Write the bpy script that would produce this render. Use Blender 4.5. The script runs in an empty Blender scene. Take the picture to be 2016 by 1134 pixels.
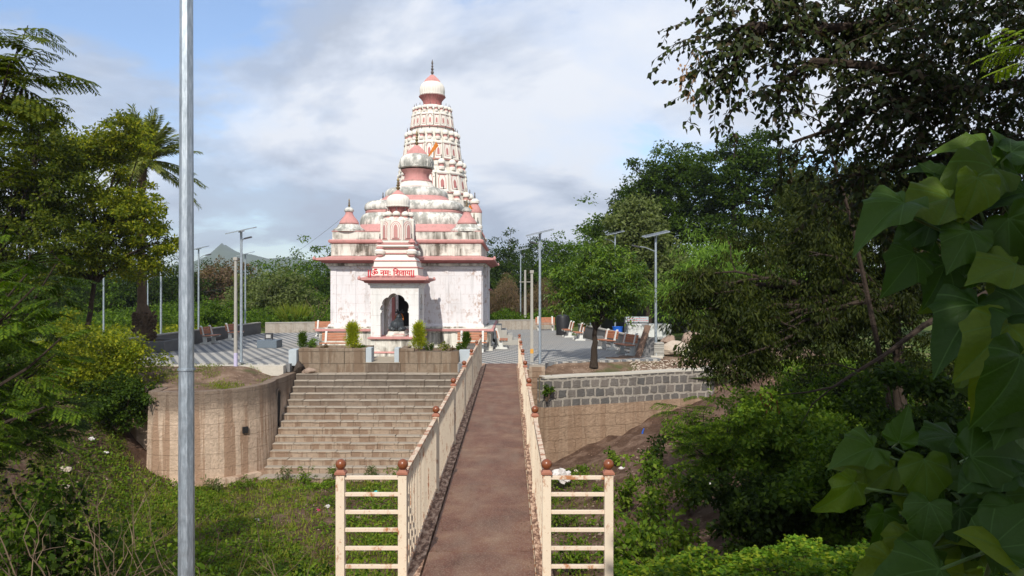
import bpy, bmesh, math, random
import numpy as np
from mathutils import Vector, Matrix
R = math.radians; PI = math.pi
sc = bpy.context.scene; COL = sc.collection
rng = np.random.default_rng(7); random.seed(7)

# ------------------------------------------------------------------ camera, world, sun, exposure
CAMZ = 2.8
cam = bpy.data.objects.new('camera', bpy.data.cameras.new('camera')); COL.objects.link(cam)
cam.location = (0, 0, CAMZ); cam.rotation_euler = (R(90), 0, 0)
cam.data.sensor_width = 36; cam.data.lens = 1520 / 2016 * 36
cam.data.clip_start = 0.05; cam.data.clip_end = 12000
sc.camera = cam
SUN_EL, SUN_AZ = 40, 6.5
sdir = Vector((-math.sin(R(SUN_AZ)) * math.cos(R(SUN_EL)), -math.cos(R(SUN_AZ)) * math.cos(R(SUN_EL)), math.sin(R(SUN_EL))))
sl = bpy.data.lights.new('sun', 'SUN'); sl.energy = 3.9; sl.angle = R(0.6); sl.color = (1, .95, .87)
so = bpy.data.objects.new('sun', sl); COL.objects.link(so); so.rotation_euler = sdir.to_track_quat('Z', 'Y').to_euler()
sc.view_settings.view_transform = 'Standard'; sc.view_settings.look = 'None'
sc.view_settings.gamma = 1; sc.view_settings.exposure = 0.18
sc.cycles.max_bounces = 6; sc.cycles.transparent_max_bounces = 4
sc.cycles.diffuse_bounces = 3; sc.cycles.glossy_bounces = 2; sc.cycles.transmission_bounces = 3; sc.cycles.volume_bounces = 0

w = bpy.data.worlds.new('World'); sc.world = w; w.use_nodes = True
nt = w.node_tree; nt.nodes.clear()
def wn(t, **k):
    n = nt.nodes.new(t)
    for a, b in k.items(): setattr(n, a, b)
    return n
WL = nt.links.new
sky = wn('ShaderNodeTexSky', sky_type='NISHITA', sun_disc=False, sun_elevation=R(SUN_EL), sun_rotation=R(180 + SUN_AZ), air_density=1.0, dust_density=.5, ozone_density=1.6)
tc = wn('ShaderNodeTexCoord'); sep = wn('ShaderNodeSeparateXYZ'); WL(tc.outputs['Generated'], sep.inputs[0])
def wm(op, a, b=None, c=None):
    n = wn('ShaderNodeMath', operation=op)
    for i, v in enumerate((a, b, c)):
        if v is None: continue
        if isinstance(v, (int, float)): n.inputs[i].default_value = v
        else: WL(v, n.inputs[i])
    return n.outputs[0]
den = wm('ADD', wm('MAXIMUM', sep.outputs[2], 0.0), 0.30)
cx = wm('DIVIDE', sep.outputs[0], den); cy = wm('DIVIDE', sep.outputs[1], den)
cmb = wn('ShaderNodeCombineXYZ'); WL(cx, cmb.inputs[0]); WL(cy, cmb.inputs[1]); cmb.inputs[2].default_value = 3.7
def wnoise(scale, detail, rough, dist=0.0, off=(0, 0, 0)):
    m = wn('ShaderNodeMapping'); m.inputs['Location'].default_value = off; WL(cmb.outputs[0], m.inputs[0])
    n = wn('ShaderNodeTexNoise'); n.inputs['Scale'].default_value = scale; n.inputs['Detail'].default_value = detail
    n.inputs['Roughness'].default_value = rough; n.inputs['Distortion'].default_value = dist
    WL(m.outputs[0], n.inputs['Vector']); return n.outputs[0]
def wramp(fac, stops):
    r = wn('ShaderNodeValToRGB'); WL(fac, r.inputs[0]); e = r.color_ramp.elements
    while len(e) < len(stops): e.new(.5)
    for i, (p, c) in enumerate(stops): e[i].position = p; e[i].color = (*c, 1)
    return r.outputs[0]
cover = wramp(wnoise(1.05, 9, .55, .2, (3.3, 14.6, 4)), [(.40, (.05, .05, .05)), (.46, (.75, .75, .75)), (.55, (1, 1, 1))])
shade = wramp(wnoise(1.5, 9, .56, .35, (2.1, 7.2, 6)), [(.42, (3.5, 3.95, 4.8)), (.5, (4.9, 5.35, 6.2)), (.57, (6.3, 6.55, 7.05))])
skb = wn('ShaderNodeMix', data_type='RGBA', blend_type='MULTIPLY'); skb.inputs[0].default_value = 1; WL(sky.outputs[0], skb.inputs[6]); skb.inputs[7].default_value = (1.15, 1.2, 1.3, 1)
mx = wn('ShaderNodeMix', data_type='RGBA'); WL(cover, mx.inputs[0]); WL(skb.outputs[2], mx.inputs[6]); WL(shade, mx.inputs[7])
bg = wn('ShaderNodeBackground'); bg.inputs[1].default_value = 0.13; WL(mx.outputs[2], bg.inputs[0])
wo = wn('ShaderNodeOutputWorld'); WL(bg.outputs[0], wo.inputs[0])

# ------------------------------------------------------------------ helpers
def W(px, py, Y): return ((px - 1008) * Y / 1520, Y, CAMZ + (567 - py) * Y / 1520)
def tag(o, label=None, cat=None, group=None, kind=None):
    if label: o['label'] = label
    if cat: o['category'] = cat
    if group: o['group'] = group
    if kind: o['kind'] = kind
    return o
def thing(name, label, cat, loc=(0, 0, 0), rz=0, group=None):
    o = bpy.data.objects.new(name, None); COL.objects.link(o); o.empty_display_size = .2
    o.location = loc; o.rotation_euler = (0, 0, rz); return tag(o, label, cat, group)
def worldloc(o):
    v = Vector((0, 0, 0))
    while o: v += o.location; o = o.parent
    return v
def meshobj(name, V, F, mat=None, parent=None, smooth=False, local=False, uv=None, mats=None, midx=None):
    me = bpy.data.meshes.new(name)
    V = np.asarray(V, dtype=np.float32).reshape(-1, 3)
    if parent is not None and not local: V = V - np.array(worldloc(parent), dtype=np.float32)
    if isinstance(F, np.ndarray):
        n, k = F.shape; me.vertices.add(len(V)); me.vertices.foreach_set('co', V.ravel())
        me.loops.add(n * k); me.loops.foreach_set('vertex_index', F.ravel().astype(np.int32))
        me.polygons.add(n); me.polygons.foreach_set('loop_start', np.arange(0, n * k, k, dtype=np.int32))
        me.update(calc_edges=True)
    else:
        me.from_pydata(V.tolist(), [], F)
    if uv is not None:
        l = me.uv_layers.new(name='UVMap'); vi = np.empty(len(me.loops), np.int32); me.loops.foreach_get('vertex_index', vi)
        l.data.foreach_set('uv', np.asarray(uv, np.float32)[vi].ravel())
    if smooth: me.polygons.foreach_set('use_smooth', [True] * len(me.polygons))
    if mats:
        for m in mats: me.materials.append(m)
        if midx is not None: me.polygons.foreach_set('material_index', np.asarray(midx, np.int32))
    elif mat: me.materials.append(mat)
    me.update()
    o = bpy.data.objects.new(name, me); COL.objects.link(o)
    if parent is not None: o.parent = parent
    return o
def copy_tree(o, parent=None):
    c = o.copy(); COL.objects.link(c)
    if parent is not None: c.parent = parent
    for ch in [x for x in COL.objects if x.parent == o]: copy_tree(ch, c)
    return c
class MB:
    def __init__(s): s.V = []; s.F = []; s.M = []; s.mi = 0
    def add(s, V, F):
        b = len(s.V); s.V += [tuple(v) for v in V]; s.F += [tuple(b + i for i in f) for f in F]; s.M += [s.mi] * len(F); return s
    def box(s, x0, x1, y0, y1, z0, z1):
        return s.add([(x0, y0, z0), (x1, y0, z0), (x1, y1, z0), (x0, y1, z0), (x0, y0, z1), (x1, y0, z1), (x1, y1, z1), (x0, y1, z1)],
                     [(0, 3, 2, 1), (4, 5, 6, 7), (0, 1, 5, 4), (1, 2, 6, 5), (2, 3, 7, 6), (3, 0, 4, 7)])
    def bbox(s, x0, x1, y0, y1, z0, z1, b=.01):
        def rg(o, z): return [(x0 + o, y0 + o, z), (x1 - o, y0 + o, z), (x1 - o, y1 - o, z), (x0 + o, y1 - o, z)]
        return s.loft([rg(b, z0), rg(0, z0 + b), rg(0, z1 - b), rg(b, z1)])
    def loft(s, rings, cap0=True, cap1=True):
        n = len(rings[0]); V = [p for r in rings for p in r]; F = []
        for i in range(len(rings) - 1):
            for j in range(n):
                k = (j + 1) % n; F.append((i * n + j, i * n + k, (i + 1) * n + k, (i + 1) * n + j))
        if cap0: F.append(tuple(range(n - 1, -1, -1)))
        if cap1: F.append(tuple((len(rings) - 1) * n + j for j in range(n)))
        return s.add(V, F)
    def rect(s, r, prof, **k):       # r = (x0,x1,y0,y1); prof = [(offset,z)]
        return s.loft([[(r[0] - o, r[2] - o, z), (r[1] + o, r[2] - o, z), (r[1] + o, r[3] + o, z), (r[0] - o, r[3] + o, z)] for o, z in prof], **k)
    def lathe(s, c, prof, n=24, rib=0, amp=0.0, p=2.0, cap0=True, cap1=True):
        rings = []
        for r, z in prof:
            ring = []
            for j in range(n):
                a = 2 * PI * (j + .5) / n; f = 1 + (amp * (abs(math.cos(rib * a / 2)) - .6) if rib else 0)
                ca, sa = math.cos(a), math.sin(a)
                if p != 2.0: f *= (abs(ca) ** p + abs(sa) ** p) ** (-1 / p)
                ring.append((c[0] + r * f * ca, c[1] + r * f * sa, c[2] + z))
            rings.append(ring)
        return s.loft(rings, cap0, cap1)
    def tube(s, pts, rad, n=6):
        pts = [Vector(p) for p in pts]; rings = []
        if isinstance(rad, (int, float)): rad = [rad] * len(pts)
        for i, p in enumerate(pts):
            d = (pts[min(i + 1, len(pts) - 1)] - pts[max(i - 1, 0)])
            d = d.normalized() if d.length > 1e-9 else Vector((0, 0, 1))
            a = d.cross(Vector((.31, .17, 1) if abs(d.z) < .9 else (1, .2, 0))).normalized(); b = d.cross(a)
            rings.append([tuple(p + rad[i] * (a * math.cos(2 * PI * j / n) + b * math.sin(2 * PI * j / n))) for j in range(n)])
        return s.loft(rings)
    def beam(s, p, q, w, h):     # rectangular bar from p to q
        p = Vector(p); q = Vector(q); d = (q - p).normalized(); a = d.cross(Vector((0, 0, 1)) if abs(d.z) < .95 else Vector((0, 1, 0))).normalized(); b = a.cross(d)
        def rg(c): return [tuple(c + a * x * w / 2 + b * y * h / 2) for x, y in ((-1, -1), (1, -1), (1, 1), (-1, 1))]
        return s.loft([rg(p), rg(q)])
    def xform(s, M, i0=0):
        for i in range(i0, len(s.V)): s.V[i] = tuple(M @ Vector(s.V[i]))
        return s
    def build(s, name, mat, parent=None, smooth=False, local=False, bevel=0, mats=None):
        o = meshobj(name, s.V, s.F, mat, parent, False, local, mats=mats, midx=s.M if mats else None)
        bm = bmesh.new(); bm.from_mesh(o.data); bmesh.ops.recalc_face_normals(bm, faces=bm.faces); bm.to_mesh(o.data); bm.free()
        if smooth:
            for p in o.data.polygons: p.use_smooth = True
            try: o.data.set_sharp_from_angle(angle=R(40))
            except Exception: pass
        if bevel:
            m = o.modifiers.new('b', 'BEVEL'); m.width = bevel; m.segments = 1; m.limit_method = 'ANGLE'
        return o
def icorock(name, c, size, mat, seed=0, parent=None, sub=3, rough=.28):
    bm = bmesh.new(); bmesh.ops.create_icosphere(bm, subdivisions=sub, radius=1); r = random.Random(seed)
    ph = [r.uniform(0, 6) for _ in range(6)]
    planes = [(Vector((r.gauss(0, 1), r.gauss(0, 1), r.gauss(0, 1))).normalized(), r.uniform(.55, .85)) for _ in range(9)]
    V = []
    for v in bm.verts:
        p = v.co.copy()
        for n, d in planes:
            e = p.dot(n) - d
            if e > 0: p -= n * e * .9
        p *= 1 + rough * .25 * (math.sin(5 * p.x + ph[0]) * math.sin(6 * p.y + ph[1]) + .5 * math.sin(13 * p.z + ph[2]) * math.sin(11 * p.x + ph[3]))
        V.append((p.x * size[0], p.y * size[1], p.z * size[2]))
    F = [tuple(v.index for v in f.verts) for f in bm.faces]; bm.free()
    o = meshobj(name, V, F, mat, parent, False, local=True); o.location = c; return o

# ------------------------------------------------------------------ materials
class NT:
    def __init__(s, name, rough=.8, spec=.3):
        s.m = bpy.data.materials.new(name); s.m.use_nodes = True; s.t = s.m.node_tree; s.p = s.t.nodes['Principled BSDF']
        s.p.inputs['Roughness'].default_value = rough; s.p.inputs['Specular IOR Level'].default_value = spec
        s.tc = s.t.nodes.new('ShaderNodeTexCoord')
    def n(s, t, **k):
        n = s.t.nodes.new(t)
        for a, b in k.items(): setattr(n, a, b)
        return n
    def L(s, a, b): s.t.links.new(a, b)
    def put(s, inp, v):
        if isinstance(v, (int, float)): inp.default_value = v
        elif isinstance(v, (tuple, list)): inp.default_value = (*v, 1) if len(v) == 3 and len(inp.default_value) == 4 else v
        else: s.L(v, inp)
    def vec(s, sc=(1, 1, 1), loc=(0, 0, 0), rot=(0, 0, 0), src='Object'):
        m = s.n('ShaderNodeMapping'); m.inputs['Scale'].default_value = sc; m.inputs['Location'].default_value = loc; m.inputs['Rotation'].default_value = rot
        s.L(s.tc.outputs[src] if isinstance(src, str) else src, m.inputs[0]); return m.outputs[0]
    def noise(s, scale=1, detail=5, rough=.55, v=None, dist=0):
        n = s.n('ShaderNodeTexNoise'); n.inputs['Scale'].default_value = scale; n.inputs['Detail'].default_value = detail
        n.inputs['Roughness'].default_value = rough; n.inputs['Distortion'].default_value = dist; s.L(v if v is not None else s.tc.outputs['Object'], n.inputs['Vector']); return n.outputs[0]
    def ramp(s, f, stops, interp='LINEAR'):
        r = s.n('ShaderNodeValToRGB'); s.L(f, r.inputs[0]); r.color_ramp.interpolation = interp; e = r.color_ramp.elements
        while len(e) < len(stops): e.new(.5)
        for i, (p, c) in enumerate(stops):
            e[i].position = p; e[i].color = (*c, 1) if isinstance(c, (tuple, list)) else (c, c, c, 1)
        return r.outputs[0]
    def mix(s, f, a, b, mode='MIX'):
        m = s.n('ShaderNodeMix', data_type='RGBA', blend_type=mode); s.put(m.inputs[0], f); s.put(m.inputs[6], a); s.put(m.inputs[7], b); return m.outputs[2]
    def math(s, op, a, b=0.0, c=0.0):
        m = s.n('ShaderNodeMath', operation=op); s.put(m.inputs[0], a); s.put(m.inputs[1], b)
        if op in ('MULTIPLY_ADD', 'WRAP', 'COMPARE'): s.put(m.inputs[2], c)
        return m.outputs[0]
    def brick(s, v, w=.6, h=.3, mortar=.015, c1=(.5,) * 3, c2=(.4,) * 3, cm=(.3,) * 3, bias=0, smooth=.1, off=.5):
        b = s.n('ShaderNodeTexBrick'); b.inputs['Scale'].default_value = 1; b.inputs['Brick Width'].default_value = w; b.inputs['Row Height'].default_value = h
        b.inputs['Mortar Size'].default_value = mortar; b.inputs['Mortar Smooth'].default_value = smooth; b.inputs['Bias'].default_value = bias; b.offset = off
        s.put(b.inputs['Color1'], c1); s.put(b.inputs['Color2'], c2); s.put(b.inputs['Mortar'], cm); s.L(v, b.inputs['Vector']); return b
    def bump(s, h, d=.01, st=1.0):
        b = s.n('ShaderNodeBump'); b.inputs['Distance'].default_value = d; b.inputs['Strength'].default_value = st; s.L(h, b.inputs['Height']); s.L(b.outputs[0], s.p.inputs['Normal'])
    def col(s, c): s.put(s.p.inputs['Base Color'], c)
    def wallvec(s, src='Object'):        # (x+y, z) so that a brick pattern runs on both X- and Y-facing walls
        sp = s.n('ShaderNodeSeparateXYZ'); s.L(s.tc.outputs[src], sp.inputs[0]); cb = s.n('ShaderNodeCombineXYZ')
        s.L(s.math('ADD', sp.outputs[0], sp.outputs[1]), cb.inputs[0]); s.L(sp.outputs[2], cb.inputs[1]); return cb.outputs[0]

def plain(name, c, rough=.7, metal=0, var=.15, scale=6, spec=.3, bump=0):
    t = NT(name, rough, spec); t.p.inputs['Metallic'].default_value = metal
    n = t.noise(scale, 5, .6); t.col(t.mix(n, tuple(x * (1 - var) for x in c), tuple(min(1, x * (1 + var)) for x in c)))
    if bump: t.bump(t.noise(scale * 3, 4), bump)
    return t.m
def plaster(name, base=(.74, .71, .715), stain=.55, chips=.85, joints=True, dirt=(.14, .125, .10), grime=0):
    t = NT(name, .85, .2)
    c = t.mix(t.noise(1.3, 6, .6), tuple(x * .93 for x in base), base)
    streak = t.noise(1.0, 7, .65, t.vec((3.2, 3.2, .35)))
    st = t.ramp(streak, [(.50 - grime * .08, 0.0), (.74 - grime * .12, 1.0)]); big = t.ramp(t.noise(.55 + grime * .5, 5, .6, t.vec(loc=(4, 2, 7))), [(.42 - grime * .02, 0.0), (.66 - grime * .12, 1.0)])
    c = t.mix(t.math('MULTIPLY', t.math('MULTIPLY', st, big), stain * 1.5), c, dirt)
    fine = t.ramp(t.noise(5.5, 9, .72, t.vec((1, 1, .7), (3, 3, 3))), [(.52, 0.0), (.60, 1.0)])
    patch = t.ramp(t.noise(.8, 6, .65, t.vec(loc=(9, 1, 4))), [(.5 - chips * .1, 0.0), (.60 - chips * .06, 1.0)])
    c = t.mix(t.math('MULTIPLY', t.math('MULTIPLY', fine, patch), chips), c, (.42, .30, .24))
    h = t.noise(14, 5, .6)
    if joints:
        b = t.brick(t.wallvec(), .75, .42, .006); f = b.outputs['Fac']
        gaps = t.ramp(t.noise(2.1, 4), [(.42, 0.0), (.6, 1.0)])
        c = t.mix(t.math('MULTIPLY', t.math('MULTIPLY', f, gaps), .55), c, (.38, .30, .26))
        h = t.math('SUBTRACT', h, t.math('MULTIPLY', f, .6))
    t.col(c); t.bump(h, .006, .8); return t.m
WHITE = plaster('white_plaster')
WHITE_D = plaster('white_plaster_stained', (.72, .69, .61), .78, .35, grime=1)
WHITE_T = plaster('tower_plaster', (.75, .705, .625), .5, .15, joints=False, dirt=(.3, .27, .22))
def domegrey():
    t = NT('weathered_dome', .9, .2)
    n = t.noise(1.6, 8, .7, t.vec((1.6, 1.6, .9)))
    c = t.ramp(n, [(.40, (.27, .27, .24)), (.48, (.40, .39, .35)), (.53, (.60, .58, .52)), (.62, (.72, .70, .64))])
    s = t.ramp(t.noise(1, 6, .7, t.vec((9, 9, .8))), [(.5, 0.0), (.7, 1.0)])
    t.col(t.mix(t.math('MULTIPLY', s, .5), c, (.20, .19, .16))); t.bump(t.noise(12, 5), .008); return t.m
DOME = domegrey()
def pinkm(name, base):
    t = NT(name, .8, .2)
    c = t.mix(t.noise(2.2, 6, .65), tuple(x * .82 for x in base), base)
    s = t.ramp(t.noise(1, 7, .65, t.vec((5, 5, .6), (2, 8, 1))), [(.50, 0.0), (.72, 1.0)])
    c = t.mix(t.math('MULTIPLY', s, .45), c, (.22, .15, .13)); t.col(t.mix(t.ramp(t.noise(11, 7, .7), [(.60, 0.0), (.68, .5)]), c, (.6, .5, .45)))
    t.bump(t.noise(14, 4), .005); return t.m
PINK = pinkm('pink_paint', (.58, .285, .26)); PINKD = pinkm('dark_pink_paint_and_shade', (.42, .16, .15)); NICHE = pinkm('niche_paint', (.52, .20, .185))
BRASS = plain('aged_brass', (.24, .18, .09), .45, .6, .4); GREYMET = plain('dull_kalash', (.13, .11, .10), .6, .3, .3)
DARK = plain('hollow_shade_black', (.02, .018, .018), .9)  # near-black colour standing for shade inside door, niche and drain hole
RED = plain('red_letters', (.56, .018, .03), .4, 0, .06)
STONEBLK = plain('black_stone', (.035, .042, .048), .42, 0, .5, 5, .5, .004)
def stone(name, c1, c2, cm, w, h, mortar, vecsrc, streak=.6, bumpd=.02, top=None, rs=.9, topz=(0, 1), tread=None, wobble=.07):
    t = NT(name, rs, .2)
    v = t.wallvec() if vecsrc == 'wall' else t.tc.outputs['UV']
    wob = t.noise(1.2, 3, .5); cb = t.n('ShaderNodeVectorMath', operation='ADD'); sc_ = t.n('ShaderNodeVectorMath', operation='SCALE'); nn = t.n('ShaderNodeTexNoise'); nn.inputs['Scale'].default_value = 2.2 if wobble < .1 else 4.5
    t.L(t.tc.outputs['Object'], nn.inputs['Vector']); t.L(nn.outputs['Color'], sc_.inputs[0]); sc_.inputs['Scale'].default_value = wobble
    t.L(v, cb.inputs[0]); t.L(sc_.outputs[0], cb.inputs[1]); v2 = cb.outputs[0]
    b = t.brick(v2, w, h, mortar, c1, c2, cm, smooth=.3); c = b.outputs['Color']
    c = t.mix(.55, c, t.ramp(t.noise(7, 8, .7), [(.3, tuple(x * .6 for x in c1)), (.48, c1), (.7, tuple(min(1, x * 1.4) for x in c1))]), 'MIX')
    c = t.mix(b.outputs['Fac'], c, cm)
    mp = t.n('ShaderNodeMapping'); mp.inputs['Scale'].default_value = (1.7, .07, 1) if vecsrc != 'wall' else (1.6, .16, 1); t.L(v, mp.inputs[0])
    s = t.ramp(t.noise(1.25, 6, .6, mp.outputs[0]), [(.50, 0.0), (.535, 1.0)])
    c = t.mix(t.math('MULTIPLY', s, streak), c, tuple(x * y for x, y in zip(c1, (.60, .50, .44))), 'MIX')
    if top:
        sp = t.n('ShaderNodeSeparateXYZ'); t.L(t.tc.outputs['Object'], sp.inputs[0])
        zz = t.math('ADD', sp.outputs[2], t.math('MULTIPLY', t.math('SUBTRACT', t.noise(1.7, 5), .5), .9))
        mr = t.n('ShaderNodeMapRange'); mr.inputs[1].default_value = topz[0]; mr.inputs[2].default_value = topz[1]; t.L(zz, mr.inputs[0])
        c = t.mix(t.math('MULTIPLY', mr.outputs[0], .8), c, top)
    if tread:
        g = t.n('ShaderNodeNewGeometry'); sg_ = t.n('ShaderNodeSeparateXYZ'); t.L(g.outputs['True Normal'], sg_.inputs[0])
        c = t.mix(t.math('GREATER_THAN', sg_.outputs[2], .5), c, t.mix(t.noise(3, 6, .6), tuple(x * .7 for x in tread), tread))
    t.col(c); hh = t.math('SUBTRACT', t.math('MULTIPLY', t.noise(13, 8, .75), 1.1), t.math('MULTIPLY', b.outputs['Fac'], .7)); t.bump(hh, bumpd); return t.m
BAST = stone('bastion_stone', (.58, .435, .32), (.52, .38, .28), (.50, .37, .275), 1.3, .46, .005, 'uv', .85, .06, (.16, .12, .09), topz=(2.30, 2.85))
BLOCK = stone('basalt_blocks', (.11, .105, .10), (.33, .27, .22), (.36, .32, .27), .37, .335, .045, 'uv', .2, .05, wobble=.13)
BROWNW = stone('brown_ashlar', (.36, .25, .17), (.31, .215, .145), (.27, .185, .12), .8, .42, .009, 'uv', .35, .07, wobble=.14)
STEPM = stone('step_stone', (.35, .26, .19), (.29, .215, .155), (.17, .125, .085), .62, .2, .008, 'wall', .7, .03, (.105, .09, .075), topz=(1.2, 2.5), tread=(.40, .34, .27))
PLANTW = stone('planter_stone', (.23, .175, .125), (.17, .13, .095), (.10, .08, .06), .62, .45, .01, 'wall', .6, .015)
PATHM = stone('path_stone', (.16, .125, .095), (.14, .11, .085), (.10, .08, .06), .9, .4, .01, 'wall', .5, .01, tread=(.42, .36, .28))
CONC = plain('concrete', (.36, .34, .30), .9, 0, .25, 3, .2, .006); CONCD = plain('dark_concrete', (.15, .145, .14), .9, 0, .35, 3, .2, .006)
CONCB = plain('bluish_painted_concrete', (.40, .44, .46), .85, 0, .12, 5); CONCL = plain('lime_mortar', (.50, .46, .39), .9, 0, .2, 6, .2, .01)
TANKW = NT('peeling_whitewash', .9, .2); TANKW.col(TANKW.ramp(TANKW.noise(2.2, 7, .7), [(.42, (.6, .6, .58)), (.5, (.45, .45, .44)), (.56, (.18, .18, .18))])); TANKW = TANKW.m
GALV = NT('galvanised_steel', .42, .5); GALV.p.inputs['Metallic'].default_value = .65
GALV.col(GALV.ramp(GALV.noise(1, 6, .7, GALV.vec((55, 55, 9))), [(.3, (.25, .29, .32)), (.5, (.38, .43, .47)), (.7, (.55, .60, .64))]))
GALV.put(GALV.p.inputs['Roughness'], GALV.ramp(GALV.noise(14, 5), [(.3, .35), (.7, .6)])); GALV = GALV.m
PANELT = plain('solar_cells', (.02, .025, .05), .2, 0, .3); PANELU = plain('panel_back', (.42, .41, .39), .6, 0, .1); LAMPH = plain('lamp_head_dark', (.05, .05, .055), .5)
BENCHC = plain('bench_concrete_white', (.62, .62, .58), .8, 0, .18, 8)
def wood():
    t = NT('orange_plank', .55, .4); s = t.noise(1, 6, .6, t.vec((3, 30, 30)))
    c = t.ramp(s, [(.3, (.28, .10, .045)), (.6, (.44, .17, .08)), (.75, (.50, .24, .13))])
    b = t.brick(t.wallvec(), 3, .095, .006); t.col(t.mix(b.outputs['Fac'], c, (.12, .05, .02))); return t.m
WOOD = wood(); WOODD = plain('faded_brown_plank', (.17, .07, .035), .7, 0, .3)
def rail(name, cream, rustc=(.33, .12, .045), lo=.54):
    t = NT(name, .55, .4); n = t.noise(6, 8, .7, t.vec((1, 1, .5)))
    r = t.ramp(n, [(lo, 0.0), (lo + .08, 1.0)]); c = t.mix(t.noise(2, 4), tuple(x * .88 for x in cream), cream)
    c = t.mix(r, c, rustc); s = t.ramp(t.noise(30, 4), [(.62, 0.0), (.7, .6)]); t.col(t.mix(s, c, rustc)); return t.m
CREAM = rail('cream_rail_paint', (.72, .60, .45), lo=.555); CREAMR = rail('cream_paint_rusty', (.69, .54, .39), (.36, .15, .07), .49)
BALL = plain('terracotta_ball', (.20, .06, .022), .3, 0, .15, 30, .5); COLLAR = plain('collar_paint', (.30, .12, .075), .6, 0, .3, 25)
def deckm():
    t = NT('rusty_chequer_plate', .72, .3); n = t.noise(1.6, 8, .65); n2 = t.noise(1.2, 6, .6, t.vec((2.4, .7, 1), (5, 5, 0)))
    c = t.ramp(n, [(.3, (.095, .048, .032)), (.5, (.155, .073, .047)), (.62, (.205, .115, .072)), (.75, (.30, .205, .135))])
    c = t.mix(t.ramp(n2, [(.45, 0.0), (.65, .5)]), c, (.21, .145, .10)); ch = t.n('ShaderNodeTexVoronoi'); ch.inputs['Scale'].default_value = 42; t.L(t.tc.outputs['Object'], ch.inputs['Vector'])
    dm = t.ramp(ch.outputs['Distance'], [(.2, 1.0), (.5, 0.0)]); t.col(t.mix(t.math('MULTIPLY', dm, .35), c, (.34, .24, .18))); t.bump(dm, .003, .8)
    return t.m
DECK = deckm()
CURB = NT('bridge_edge_peeling', .85, .2); CURB.col(CURB.ramp(CURB.noise(7, 8, .75, CURB.vec((2.5, 1, 1))), [(.42, (.13, .075, .05)), (.5, (.30, .17, .11)), (.56, (.56, .38, .26)), (.7, (.62, .44, .31))])); CURB.bump(CURB.noise(20, 5), .01); CURB = CURB.m
def paving():
    t = NT('striped_pavers', .85, .2); sp = t.n('ShaderNodeSeparateXYZ'); t.L(t.tc.outputs['Object'], sp.inputs[0]); x, y = sp.outputs[0], sp.outputs[1]
    row = t.math('FLOOR', t.math('DIVIDE', y, .16)); u = t.math('FRACT', t.math('DIVIDE', t.math('ADD', x, t.math('MULTIPLY', row, .08)), .42))
    wig = t.math('MULTIPLY', t.math('SINE', t.math('MULTIPLY', y, 39.2)), .05); st = t.math('GREATER_THAN', t.math('ADD', u, wig), .5)
    dark = t.mix(t.noise(5, 5), (.10, .115, .135), (.18, .19, .20)); light = t.mix(t.noise(5, 5), (.36, .35, .32), (.48, .46, .42))
    c = t.mix(st, dark, light); d = t.ramp(t.noise(.35, 6, .6), [(.4, 0.0), (.7, .5)]); c = t.mix(d, c, (.34, .30, .25))
    b = t.brick(t.vec(), .21, .16, .008); c = t.mix(t.math('MULTIPLY', b.outputs['Fac'], .6), c, (.10, .09, .08)); t.col(c)
    t.bump(t.math('SUBTRACT', t.noise(8, 4), b.outputs['Fac']), .004); return t.m
PAVE = paving()
def soil(name, a, b, g=None, gm=.5):
    t = NT(name, .95, .1); c = t.ramp(t.noise(1.6, 9, .7), [(.3, tuple(x * .6 for x in a)), (.48, a), (.62, b)])
    v = t.n('ShaderNodeTexVoronoi'); v.inputs['Scale'].default_value = 9; v.inputs['Randomness'].default_value = 1; t.L(t.tc.outputs['Object'], v.inputs['Vector'])
    peb = t.math('MULTIPLY', t.ramp(v.outputs['Distance'], [(.16, 1.0), (.3, 0.0)]), t.ramp(t.noise(2.3, 4), [(.48, 0.0), (.6, .8)])); c = t.mix(peb, c, tuple(min(1, x * 1.9) for x in b))
    if g: c = t.mix(t.ramp(t.noise(.8, 7, .6, t.vec(loc=(3, 7, 1))), [(gm - .05, 0.0), (gm + .07, .9)]), c, t.mix(t.noise(5, 5), tuple(x * .6 for x in g), g))
    t.col(c); t.bump(t.math('ADD', t.noise(6, 9, .75), t.math('MULTIPLY', peb, .4)), .06); return t.m
SOILB = soil('riverbed_soil', (.105, .062, .042), (.19, .125, .09)); SOILT = soil('terrace_earth', (.17, .11, .075), (.27, .19, .135), (.11, .12, .045), .60)
FIELD = soil('field_ground', (.14, .12, .055), (.24, .19, .10), (.09, .15, .03), .42)
def leafm(name, cols, rough=.6, tr=.38, trc=None, spec=.15):
    cols = [(x[0] * 1.14, x[1] * 1.04, x[2] * .7) if x[1] >= x[0] else x for x in cols]
    t = NT(name, rough, spec); g = t.n('ShaderNodeNewGeometry'); c = t.ramp(g.outputs['Random Per Island'], [(i / max(1, len(cols) - 1), x) for i, x in enumerate(cols)])
    v = t.ramp(t.noise(.45, 3), [(.3, .65), (.7, 1.25)]); c = t.mix(1.0, c, v, 'MULTIPLY'); t.col(c)
    d = t.n('ShaderNodeBsdfTranslucent'); t.L(t.mix(1.0, c, trc or (1.5, 1.6, .6), 'MULTIPLY'), d.inputs[0]); ms = t.n('ShaderNodeMixShader'); ms.inputs[0].default_value = tr
    out = t.t.nodes['Material Output']; t.L(t.p.outputs[0], ms.inputs[1]); t.L(d.outputs[0], ms.inputs[2]); t.L(ms.outputs[0], out.inputs[0]); return t.m
LF_MID = leafm('leaf_mid', [(.026, .060, .007), (.046, .10, .010), (.11, .19, .016), (.038, .08, .009)])
LF_DARK = leafm('leaf_dark', [(.012, .028, .004), (.024, .050, .007), (.052, .09, .012)])
LF_OLIVE = leafm('leaf_olive', [(.013, .022, .004), (.024, .038, .007), (.055, .072, .014)])
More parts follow.
